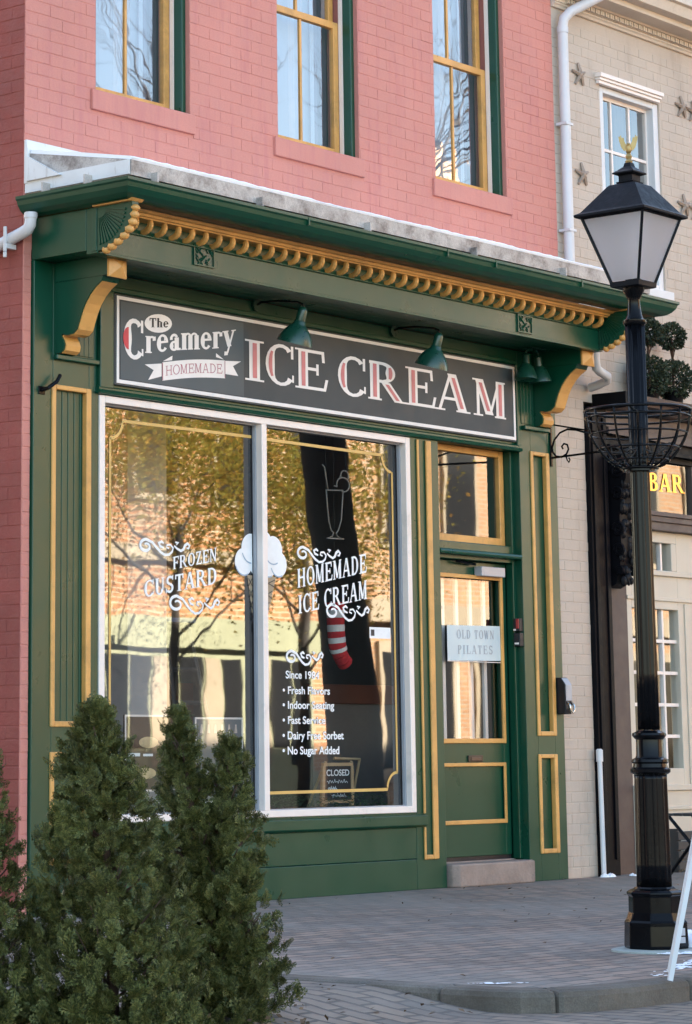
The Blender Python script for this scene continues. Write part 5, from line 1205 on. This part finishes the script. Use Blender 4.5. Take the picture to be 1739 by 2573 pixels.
def evergreen(base, leaders, n, label, seed):
    """leaders: list of (top point, base radius, share)"""
    rn = random.Random(seed); base = Vector(base)
    r = empty('evergreen_shrub', base, label, 'shrub', 'evergreen shrubs by the side street')
    tm = MB(); lm = MB(); cm = MB()
    for (top, R0, share) in leaders:
        top = Vector(top); ax = top - base; H = ax.length
        tm.tube([base + Vector((0, 0, -.02)), base + ax * .35 + Vector((.012, -.01, 0)), base + ax * .7, base + ax * .95], [.024, .019, .011, .004], 7)
        def rad(t, a, R0=R0):
            f = (1 - t) ** 0.56 * (0.9 + .1 * min(1, t * 6))
            lump = 1 + .08 * math.sin(a * 3 + t * 9 + seed) + .08 * math.sin(a * 5 - t * 14) + .08 * math.sin(a * 9 + t * 25) + .05 * math.sin(a * 14 - t * 40)
            return R0 * f * lump + .012
        nc = int(n * share / 5.2)
        for i in range(nc):
            t = rn.random() ** 1.2 * .985; a = rn.uniform(0, 6.283); q = 1 - .7 * rn.random() ** 1.7
            if rn.random() < .07: q = rn.uniform(1.02, 1.10)
            p0 = base + ax * t; d = Vector((math.cos(a), math.sin(a), 0)); rr = rad(t, a) * q; CL = rn.uniform(.075, .145) * (1 - .35 * t)
            cdir = (d * rn.uniform(.45, 1.0) + Vector((rn.uniform(-.45, .45), rn.uniform(-.45, .45), rn.uniform(.35, 1.0)))).normalized()
            tone = rn.random(); root = p0 + d * rr - cdir * CL
            for j in range(10):
                L = CL * rn.uniform(.38, .62); f = rn.uniform(0.05, .62)
                up = (cdir + Vector((rn.gauss(0, 1), rn.gauss(0, 1), rn.gauss(0, 1))) * .42).normalized(); pos = root + cdir * CL * f
                side = up.cross(d); side = side.normalized() if side.length > .05 else up.orthogonal().normalized()
                side.rotate(Matrix.Rotation(rn.uniform(-.9, .9), 3, up)); nn = up.cross(side); cup = rn.uniform(-.25, .25)
                for qd in rn.choice(SPR):
                    k = len(cm.v)
                    for (u, v) in qd:
                        P = pos + up * (v * L) + side * (u * L) + nn * (cup * u * u * L * 2 + .12 * v * v * L); cm.v.append((P.x, P.y, P.z))
                    cm.f.append((k, k + 1, k + 2, k + 3))
        for k in range(46):
            t = rn.uniform(.03, .85); a = rn.uniform(0, 6.28); p = base + ax * t; l = rad(t, a) * .62
            lm.tube([p, p + Vector((math.cos(a) * l * .5, math.sin(a) * l * .5, l * .35)), p + Vector((math.cos(a) * l, math.sin(a) * l, l * .9))], [.006, .004, .002], 4)
    tm.build('trunk', 'trunk', r, smooth='all'); lm.build('limbs', 'trunk', r, smooth='all')
    o = cm.build('crown', 'thuja', r, fixn=False)
    m = MB()
    for k in range(150):
        a = rn.uniform(0, 6.28); q = .36 * math.sqrt(rn.random()); x, y = base.x + q * math.cos(a), base.y + q * math.sin(a); z = street_z(y) + .012 + .03 * rn.random()
        t = Vector((rn.uniform(-1, 1), rn.uniform(-1, 1), rn.uniform(-.3, .6))).normalized(); u = t.orthogonal().normalized(); s = rn.uniform(.012, .035); p = Vector((x, y, z))
        m.q(p, p + t * s * .5 + u * s * .3, p + t * s, p + t * s * .5 - u * s * .3)
    m.build('leaf_litter', 'litter', r, fixn=False, kind='stuff')
    return r
evergreen((-4.295, -4.639, street_z(-4.64)), [((-4.47, -4.715, 1.15), .375, 1.0)], 6200, 'full conical evergreen shrub, its pointed top before the pilaster by the red wall', 31)
evergreen((-3.60, -4.53, street_z(-4.53)), [((-3.85, -4.55, 1.14), .27, .62), ((-3.72, -4.70, 1.02), .28, .55)], 5000, 'twin-topped evergreen shrub in front of the display window, beside the open paving', 47)
evergreen((-4.66, -4.26, street_z(-4.26)), [((-4.80, -4.36, 1.16), .33, 1.0)], 4200, 'evergreen shrub standing before the red side wall', 58)

# ------------------------------------------------------------------ inside the shop window
box('window_platform', 'roomfloor', shop, 0.20, 4.05, 0.101, 0.75, 0.50, 0.555)
box('wood_wainscot', 'wood', shop, 3.3, 5.5, 3.52, 3.5995, 0.14, 1.5)
pc = MB(); pc.box(2.05, 2.45, 1.1, 1.45, .14, 3.95); pc.build('plaster_column', paint('pale_plaster', (0.42, 0.42, 0.43), 0.8, 0.05), shop)
m = MB(); m.box(5.0, 5.16, 0.95, 1.05, .14, 2.9); m.box(3.9, 5.0, 0.96, 1.04, 1.28, 1.42); m.box(3.9, 5.0, .96, 1.04, .14, .30); m.build('wood_partition', 'wood', shop, bevel=0.006)
box('grey_partition_panel', paint('grey_panel', (0.13, 0.135, 0.13), 0.7, 0.05), shop, 3.9, 5.0, 0.985, 1.015, .30, 1.28)
ns = empty('neon_sign', (3.24, 0.2, 2.37), 'unlit neon milkshake glass sign hung inside the window', 'neon sign')
neon = plain('unlit_neon_tube', (0.20, 0.19, 0.165), 0.3)
def tubeXZ(pts_, y=.2, r=.0055): return MB().tube([(x, y, z) for x, z in pts_], r, 6)
tubeXZ([(3.10, 2.72), (3.105, 2.65), (3.125, 2.50), (3.15, 2.44), (3.175, 2.425), (3.16, 2.40), (3.10, 2.385), (3.29, 2.388), (3.22, 2.40), (3.205, 2.425), (3.23, 2.445), (3.265, 2.52), (3.28, 2.65), (3.29, 2.72)]).build('glass_outline', neon, ns, smooth='all')
tubeXZ([(3.10, 2.715), (3.29, 2.725)]).build('glass_rim', neon, ns)
tubeXZ([(3.19, 2.75)] + [(3.29 + .072 * math.cos(R(a)), 2.765 + .05 * math.sin(R(a))) for a in range(200, -120, -20)]).build('cream_swirl', neon, ns, smooth='all')
tubeXZ([(3.255, 2.82)] + [(3.31 + .045 * math.cos(R(a)), 2.83 + .035 * math.sin(R(a))) for a in range(200, -60, -20)]).build('cherry', neon, ns, smooth='all')
tubeXZ([(3.12, 2.72), (3.10, 2.80), (3.085, 2.87), (3.06, 2.89)]).build('straw', neon, ns, smooth='all')
m = MB(); m.tube([(3.10, .2, 2.72), (3.10, .2, 3.9)], .002, 4); m.tube([(3.32, .2, 2.86), (3.32, .2, 3.9)], .002, 4); m.build('hanging_wire', 'iron', ns)
stk = empty('christmas_stocking', (3.33, 0.3, 1.53), 'red and white striped stocking hanging behind the window', 'stocking')
path = [(3.312, 1.955), (3.312, 1.84), (3.318, 1.74), (3.330, 1.66), (3.352, 1.605), (3.39, 1.56), (3.425, 1.535)]
def along(t):
    s = t * (len(path) - 1); i = min(int(s), len(path) - 2); f = s - i; return (path[i][0] + (path[i + 1][0] - path[i][0]) * f, path[i][1] + (path[i + 1][1] - path[i][1]) * f)
NB = 13
for k in range(NB):
    a, b = along(k / NB), along((k + 1) / NB); mid = along((k + .5) / NB); r_ = .062 if k < 8 else .055; toe = k >= NB - 4
    MB().tube([(a[0], .30, a[1]), (mid[0], .30, mid[1]), (b[0], .30, b[1])], [r_, r_ * 1.02, r_ * (.98 if k < NB - 1 else .6)], 12).build('knit_band', 'knitred' if (k % 2 == 0 or toe) else 'knitwhite', stk, smooth=True)
MB().tube([(3.312, .30, 1.95), (3.312, .30, 3.9)], .002, 4).build('hanging_cord', 'iron', stk)
ab = empty('chalkboard_easel', (3.38, 0.35, 0.555), 'small wooden A-frame chalkboard reading closed behind the window glass', 'chalkboard')
m = MB(); m.prism([(3.185, .556), (3.215, .556), (3.232, .84), (3.205, .84)], 'y', .34, .36); m.prism([(3.515, .556), (3.545, .556), (3.545, .84), (3.518, .84)], 'y', .34, .36); m.box(3.21, 3.54, .34, .36, .84, .862); m.box(3.205, 3.53, .34, .36, .59, .61); m.build('easel_frame', 'palewood', ab)
m = MB(); m.tube([(3.62, .56, .556), (3.56, .37, .87)], .012, 4); m.tube([(3.30, .56, .556), (3.27, .37, .87)], .012, 4); m.tube([(3.735, .52, .556), (3.69, .40, .885), (3.40, .40, .89)], .012, 4); m.build('easel_legs', 'palewood', ab)
box('slate', 'chalk', ab, 3.215, 3.533, .346, .354, .611, .839)
for txt, x0, x1, z0, h in (('CLOSED', 3.245, 3.50, .775, .042),):
    simple_text(txt, x0, z0, h, x1 - x0, .3445).build('chalk_lettering', 'vinyl', ab, fixn=False)
m = MB()
for (x0, x1, z) in ((3.25, 3.48, .735), (3.26, 3.36, .69), (3.30, 3.47, .64)):
    m.tube([(x0 + (x1 - x0) * i / 24, .3445, z + .011 * math.sin(i * 2.3) + .005 * math.sin(i * 5.1)) for i in range(25)], .0022, 4)
m.build('chalk_scrawl', 'vinyl', ab)
def menu_board(x0, x1, z0, z1, y, label, kind):
    r = empty('menu_board', ((x0 + x1) / 2, y, z0), label, 'menu board')
    box('board_panel', plain('menu_dark_' + kind, (0.03, 0.018, 0.012) if kind == 'brown' else (.10, .12, .14), .4), r, x0, x1, y, y + .012, z0, z1)
    m = MB(); m.frame(x0, x1, y - .004, y - .0005, z0, z1, .012, .012, .012, .012); m.build('board_rim', 'white', r)
    m = MB()
    if kind == 'brown':
        for (cx, cz) in ((x0 + .22, z1 - .17), (x0 + .20, z1 - .36)):
            m.q(*[(cx + .09 * math.cos(R(15 * i)), y - .002, cz + .035 * math.sin(R(15 * i))) for i in range(24)])
        m.build('bowl_picture', paint('bowl_print', (.5, .38, .2), .5, .3, 20, 0), r, fixn=False)
        m = MB(); m.box(x0 + .03, x0 + .14, y - .003, y - .001, z1 - .255, z1 - .235); m.box(x0 + .17, x0 + .26, y - .003, y - .001, z1 - .255, z1 - .24); m.build('print_lines', 'vinyl', r)
    else:
        for k in range(7):
            cx = x0 + .05 + k * .068; m.q((cx, y - .002, z1 - .10), (cx + .03, y - .002, z1 - .10), (cx + .022, y - .002, z1 - .045), (cx + .008, y - .002, z1 - .045))
        m.build('cone_pictures', paint('cone_print', (.5, .42, .38), .5, .3, 20, 0), r, fixn=False)
    m = MB(); m.box(x0 + .05, x0 + .07, y + .013, y + .03, .555, z1 - .05); m.box(x1 - .07, x1 - .05, y + .013, y + .03, .555, z1 - .05); m.build('board_legs', 'ink', r)
menu_board(0.985, 1.52, .70, 1.172, .15, 'dark brown menu board with bowl pictures behind the FROZEN CUSTARD pane', 'brown')
menu_board(1.66, 2.135, .62, 1.160, .16, 'blue grey menu board with cone pictures behind the FROZEN CUSTARD pane', 'grey')
gm = MB(); rn = random.Random(6)
for k in range(1500):
    x = rn.uniform(.7, 3.72); p = Vector((x, .17 + rn.uniform(-.035, .035), .565 + rn.random() ** 1.5 * .09)); t = Vector((rn.uniform(-1, 1), rn.uniform(-1, 1), rn.uniform(-.2, 1))).normalized(); u = t.orthogonal().normalized(); s = .035
    gm.q(p - u * .004, p + t * s, p + u * .004)
gm.build('garland', 'garl', None, fixn=False, label='green garland lying along the bottom of the display window', cat='garland', kind='stuff')
def stool(x, y, label):
    r = empty('bar_stool', (x, y, .14), label, 'stool')
    MB().lathe([(.17, .86), (.18, .875), (.18, .90), (.16, .91)], (x, y, 0), 18).build('seat', 'wood', r, smooth=True)
    for k in range(4):
        a = R(45 + 90 * k); MB().tube([(x + .12 * math.cos(a), y + .12 * math.sin(a), .86), (x + .20 * math.cos(a), y + .20 * math.sin(a), .14)], .016, 6).build('leg', 'wood', r)
    MB().tube([(x + .165 * math.cos(R(45 + 15 * i)), y + .165 * math.sin(R(45 + 15 * i)), .42) for i in range(25)], .010, 5).build('foot_ring', 'iron', r)
stool(3.35, 1.2, 'dark wooden bar stool behind the list of flavours in the window')
stool(3.6, 2.2, 'dark wooden bar stool further back by the inner wall')
# studio ladder seen in the left pane
ld = empty('stepladder', (2.7, 1.0, .14), 'tall dark stepladder standing inside behind the FROZEN CUSTARD pane', 'ladder')
for s in (-1, 1): MB().tube([(3.0 + s * .26, 1.15, .14), (3.0 + s * .12, 1.5, 1.85)], .022, 6).build('rail', 'ink', ld)
for s in (-1, 1): MB().tube([(3.0 + s * .26, 1.95, .14), (3.0 + s * .12, 1.55, 1.85)], .018, 6).build('rear_leg', 'ink', ld)
for k in range(6):
    t = k / 6; MB().tube([(3.0 - .25 + .13 * t, 1.16 + .33 * t, .35 + 1.4 * t), (3.0 + .25 - .13 * t, 1.16 + .33 * t, .35 + 1.4 * t)], .018, 6).build('rung', 'ink', ld)
box('top_cap', plain('blue_cap', (.08, .14, .28), .5), ld, 2.84, 3.16, 1.45, 1.62, 1.85, 1.88)

# ------------------------------------------------------------------ pavement things
sd = empty('sandwich_board', (-1.45, -5.4, 0), 'white A-frame sandwich board standing on the kerb beside the street lamp', 'sign')
for (ox, oy) in ((0, 0), (.36, .22)):
    MB().tube([(-1.70 + ox, -5.345 + oy, 0.008), (-1.571 + ox, -5.497 + oy, .88)], .014, 4).build('leg', 'sand', sd)
    MB().tube([(-1.44 + ox, -5.65 + oy, -.083), (-1.569 + ox, -5.499 + oy, .88)], .014, 4).build('leg', 'sand', sd)
for (fx, fy) in ((-1.70, -5.345), (-1.44, -5.65)):
    L_ = lambda t, d: (fx + (-1.57 - fx) * t + .36 * d, fy + (-5.498 - fy) * t + .22 * d, .008 + .87 * t)
    m = MB(); a_ = [L_(.30, .04), L_(.30, .96), L_(.97, .96), L_(.97, .04)]; m.q(*a_); m.q(*[(p[0] + .012, p[1], p[2]) for p in a_])
    for k in range(4): m.q(a_[k], a_[(k + 1) % 4], (a_[(k + 1) % 4][0] + .012, *a_[(k + 1) % 4][1:]), (a_[k][0] + .012, *a_[k][1:]))
    m.build('board_face', 'sand', sd)
ch = empty('cafe_chair', (7.0, -0.9, 0), 'dark slatted folding cafe chair beside the bar front', 'chair')
cx, cy_ = 6.35, -0.75
for s in (-1, 1):
    MB().tube([(cx + s * .19, cy_ + .20, 0.0), (cx + s * .19, cy_ - .20, .46), (cx + s * .19, cy_ - .28, .86)], .013, 6).build('back_leg', 'iron', ch)
    MB().tube([(cx + s * .17, cy_ - .24, 0.0), (cx + s * .17, cy_ + .18, .45)], .013, 6).build('front_leg', 'iron', ch)
for k in range(5): box('seat_slat', 'ink', ch, cx - .19, cx + .19, cy_ - .18 + .08 * k, cy_ - .115 + .08 * k, .452, .47, .003)
for k in range(3): box('back_slat', 'ink', ch, cx - .20, cx + .20, cy_ - .285, cy_ - .265, .60 + .09 * k, .66 + .09 * k, .003)
bn = empty('planter_trough', (7.0, -0.35, 0), 'low dark slatted wooden trough along the foot of the bar front', 'planter')
for k in range(4): box('slat', 'ink', bn, 7.02, 8.5, -0.14, -0.115, .02 + .075 * k, .085 + .075 * k, .004)
for x in (7.05, 7.75, 8.42): box('post', 'ink', bn, x, x + .05, -0.114, 0.0, 0.0, .33, .003)
# scraps of snow
def snow_bits(line, width, n, rmin, rmax, hk, label, seed, z0=0.0035):
    """crusty remains: many low irregular lumps strewn along a line"""
    rn = random.Random(seed); m = MB(); cum = [0]
    for p, q in zip(line[:-1], line[1:]): cum.append(cum[-1] + math.hypot(q[0] - p[0], q[1] - p[1]))
    for _ in range(n):
        d = rn.random() * cum[-1]; i = max(k for k in range(len(line) - 1) if cum[k] <= d); t = (d - cum[i]) / (cum[i + 1] - cum[i])
        x = line[i][0] + (line[i + 1][0] - line[i][0]) * t; y = line[i][1] + (line[i + 1][1] - line[i][1]) * t
        off_ = rn.gauss(0, .42) * width; x += off_ * rn.uniform(.3, 1) * rn.choice((-1, 1)) * .7; y += off_ * .7
        r_ = rmin + (rmax - rmin) * rn.random() ** 2.2; k = 9; b = len(m.v); a0 = rn.uniform(0, 6.28); el = rn.uniform(.5, 1)
        for ring, (f, h) in enumerate(((1.0, 0.0), (.72, .65), (.3, 1.0))):
            for j in range(k):
                a = a0 + 6.2832 * j / k; rr = r_ * f * rn.uniform(.72, 1.2); m.v.append((x + rr * math.cos(a), y + rr * math.sin(a) * el, z0 + h * r_ * hk * rn.uniform(.7, 1.1)))
        for ring in range(2):
            for j in range(k): m.f.append((b + ring * k + j, b + ring * k + (j + 1) % k, b + (ring + 1) * k + (j + 1) % k, b + (ring + 1) * k + j))
        m.f.append(tuple(b + 2 * k + j for j in range(k)))
    m.build('snow_patch', 'snow', None, smooth='all', label=label, cat='snow', kind='stuff')
snow_bits([(-1.55, -5.14), (-1.1, -5.02), (-.7, -4.86), (-.25, -4.66)], .07, 60, .006, .035, .15, 'thin broken band of snow between the street lamp and the kerb', 4)
snow_bits([(-2.27, -4.72), (-2.2, -4.82), (-2.1, -4.9)], .05, 22, .006, .03, .08, 'small broken streak of snow on the rounded kerb corner', 5, .0055)
snow_bits([(.02, -4.52), (.3, -4.3), (.3, -4.1)], .14, 160, .03, .13, .5, 'small heap of snow behind the street lamp foot', 6)
snow_bits([(6.0, -.10), (6.09, -.12)], .05, 26, .015, .05, .6, 'lump of old snow at the foot of the cream pier', 7)
snow_bits([(6.28, -.16), (6.38, -.18)], .05, 18, .01, .04, .6, 'tiny lump of snow before the black pier', 8)
snow_bits([(-.38, -4.50), (-.22, -4.60), (-.02, -4.52)], .05, 90, .006, .04, .2, 'crust of snow round the concrete footing of the street lamp', 9)

lt = MB(); rn = random.Random(77)
for k in range(150):
    x, y = (rn.uniform(-2.2, 6), -rn.random() ** 2 * 4.9 - .03) if k < 110 else (rn.uniform(-3.6, -2.5), rn.uniform(-5, -3.6))
    z = .006 if k < 110 else street_z(y) + .006
    t = Vector((rn.uniform(-1, 1), rn.uniform(-1, 1), rn.uniform(0, .35))).normalized(); u = t.cross(Vector((0, 0, 1))).normalized(); sz = rn.uniform(.012, .04); p = Vector((x, y, z))
    lt.q(p, p + t * sz * .5 + u * sz * .3 + Vector((0, 0, .004)), p + t * sz, p + t * sz * .5 - u * sz * .3)
lt.build('fallen_leaves', 'litter', None, fixn=False, label='scattered dry brown leaves and grit lying on the brick paving', cat='leaves', kind='stuff')

# ------------------------------------------------------------------ across the street (seen in the glass), then unseen blocks added for shade
def limb(m, p, d, l, r, depth, rn, bend=.25):
    pts_ = [p]; q = Vector(p); dd = Vector(d).normalized(); rs = [r]
    for k in range(4):
        dd = (dd + Vector((rn.uniform(-1, 1), rn.uniform(-1, 1), rn.uniform(-.5, .8))) * bend * .5).normalized(); q = q + dd * l / 4; pts_.append(q.copy()); rs.append(r * (1 - .14 * (k + 1)))
    m.tube(pts_, rs, 7 if depth > 2 else 5 if depth > 1 else 4, cap=False); ends = [(q, dd)]
    if depth > 0:
        out = []
        for k in range(3 if depth > 1 else 4):
            i = rn.choice((2, 3, 4)); nd = (dd + Vector((rn.uniform(-1, 1), rn.uniform(-1, 1), rn.uniform(-.3, .7))) * .9).normalized()
            out += limb(m, pts_[i], nd, l * rn.uniform(.55, .8), rs[i] * .6, depth - 1, rn, bend)
        return out + ends
    return ends
rn = random.Random(14)
kt = empty('street_tree', (9.8, -4.95, 0), 'bare leaning street tree with a dark trunk at the kerb past the bar', 'tree')
m = MB(); m.tube([(9.83, -4.97, -.05), (9.76, -4.96, .4), (9.66, -4.95, 1.5), (9.45, -4.95, 2.8), (9.22, -4.95, 4.2), (9.08, -4.95, 5.4)], [.36, .30, .265, .24, .22, .19], 14); m.build('trunk', 'bark', kt, smooth='all')
m = MB()
for k in range(7):
    a = k * .9; limb(m, Vector((9.12, -4.95, 4.9 + .1 * (k % 3))), Vector((math.cos(a) * .8, math.sin(a) * .8, .8)), 2.2, .085, 4, rn)
m.build('branches', 'bark', kt, fixn=False)
def leafy(x, y, h, rad, label, seed, n=3800, trunk_r=.11, mat='autumn'):
    rn = random.Random(seed); t = empty('street_tree', (x, y, street_z(y)), label, 'tree', 'autumn trees across the street')
    m = MB(); m.tube([(x, y, -.1), (x + .1, y, h * .3), (x, y + .1, h * .6)], [trunk_r, trunk_r * .8, trunk_r * .5], 9); m.build('trunk', 'bark', t, smooth='all')
    m = MB(); ends = []
    for k in range(6):
        a = k * 1.05 + rn.random(); ends += limb(m, Vector((x + .05, y, h * (.3 + .05 * k))), Vector((math.cos(a), math.sin(a), .9)), rad * .85, trunk_r * .26, 2, rn)
    m.build('branches', 'bark', t, fixn=False)
    m = MB()
    for i in range(n):
        e = rn.choice(ends)[0]; p = e + Vector((rn.gauss(0, 1), rn.gauss(0, 1), rn.gauss(0, .8))) * rad * .22
        tt = Vector((rn.uniform(-1, 1), rn.uniform(-1, 1), rn.uniform(-1, .6))).normalized(); u = tt.orthogonal().normalized(); s = rn.uniform(.04, .085)
        m.q(p, p + tt * s * .5 + u * s * .35, p + tt * s, p + tt * s * .5 - u * s * .35)
    m.build('crown', mat, t, fixn=False)
leafy(17.9, -14.6, 7.0, 2.5, 'yellow green autumn tree before the orange brick facade across the street', 3, 19000)
leafy(21.6, -15.2, 6.8, 2.3, 'smaller yellow autumn tree beside the pale shopfront across the street', 9, 14000)
op = empty('far_brick_building', (20, -18.2, 0), 'sunlit orange brick building with pale shopfront across the street', 'building')
YO = -18.2
m = MB(); m.box(8, 27.0, YO - 8, YO, -.1, 9.0); m.build('wall', 'oppbrick', op)
m = MB(); m.box(8, 27.0, YO + .001, YO + .25, 8.6, 9.1); m.box(8, 27.0, YO + .001, YO + .15, 4.0, 4.22); m.build('stone_band', 'oppstone', op)
m = MB(); m.box(18.3, 25.6, YO + .001, YO + .18, -.05, 0.6); m.box(18.3, 25.6, YO + .001, YO + .3, 2.6, 3.15); m.build('shopfront', 'oppgreen', op)
for k in range(4):
    xa = 18.4 + 1.8 * k; f = box('shop_window', 'oppgreen', op, xa, xa + 1.7, YO + .001, YO + .12, .601, 2.599)
    [box('pane', 'oppdark' if (k + j) % 3 else 'oppstone', f, xa + .12 + .5 * j, xa + .56 + .5 * j, YO + .121, YO + .14, .72 + .3 * (j % 2), 2.45) for j in range(3)]
for k in range(9):
    xa = 9.0 + 2.0 * k; f = box('window', 'oppstone', op, xa, xa + 1.05, YO + .001, YO + .08, 5.0, 7.2); box('pane', 'oppdark', f, xa + .1, xa + .95, YO + .081, YO + .09, 5.12, 7.05)
op2 = empty('far_buff_building', (36, -18.4, 0), 'sunlit buff brick building with gabled roof across the street', 'building')
m = MB(); m.box(27.05, 46, YO - 8, YO - .1, -.1, 8.4); m.build('wall', 'oppbrick2', op2)
m = MB(); m.prism([(28.2, 8.4), (32.6, 8.4), (32.6, 10.2), (30.4, 12.6), (28.2, 10.2)], 'y', YO - 6, YO - .1); m.build('gable', 'oppbrick2', op2)
m = MB(); m.box(27.05, 46, YO - .099, YO + .2, 3.2, 3.6); m.build('stone_band', 'oppstone', op2)
for k in range(8):
    xa = 27.8 + 2.1 * k; f = box('window', 'oppstone', op2, xa, xa + 1.15, YO - .099, YO - .02, 4.6, 6.8); box('pane', 'oppdark', f, xa + .1, xa + 1.05, YO - .019, YO - .01, 4.72, 6.65)
for k in range(5):
    xa = 27.6 + 3.2 * k; f = box('shop_window', 'oppstone', op2, xa, xa + 2.6, YO - .099, YO - .02, .4, 2.9); box('pane', 'oppdark', f, xa + .15, xa + 2.45, YO - .019, YO - .01, .6, 2.7)
fs = MB(); fs.box(-40, 70, YO + .3, YO + 4.2, -.3, .02); fs.build('far_sidewalk', 'pave', kind='structure')
rw = empty('added_shade_row', (38, 0.2, 0), 'unseen plain brick row past the cream bar house, added to shade the shopfronts opposite', 'building')  # unseen row, added so its shadow covers the lower shopfronts opposite
m = MB(); m.box(16.05, 62, 0.05, 12, 0, 9.4); m.build('wall', 'blockbrick', rw)
m = MB(); m.box(16.0, 62, 0.0, 12.05, 9.4, 9.6); m.build('roof', 'dark', rw)
al = empty('added_shade_block', (-9.5, 8, 0), 'unseen dark brick block across the side street, added to dim the side wall', 'building')  # added out of view to cut the sky light on the side wall
m = MB(); m.box(-16, -6.6, 3.0, 16, -.1, 9.5); m.build('wall', 'blockbrick', al)
m = MB(); m.box(-16.1, -6.5, 2.9, 16.1, 9.5, 9.7); m.build('roof', 'dark', al)
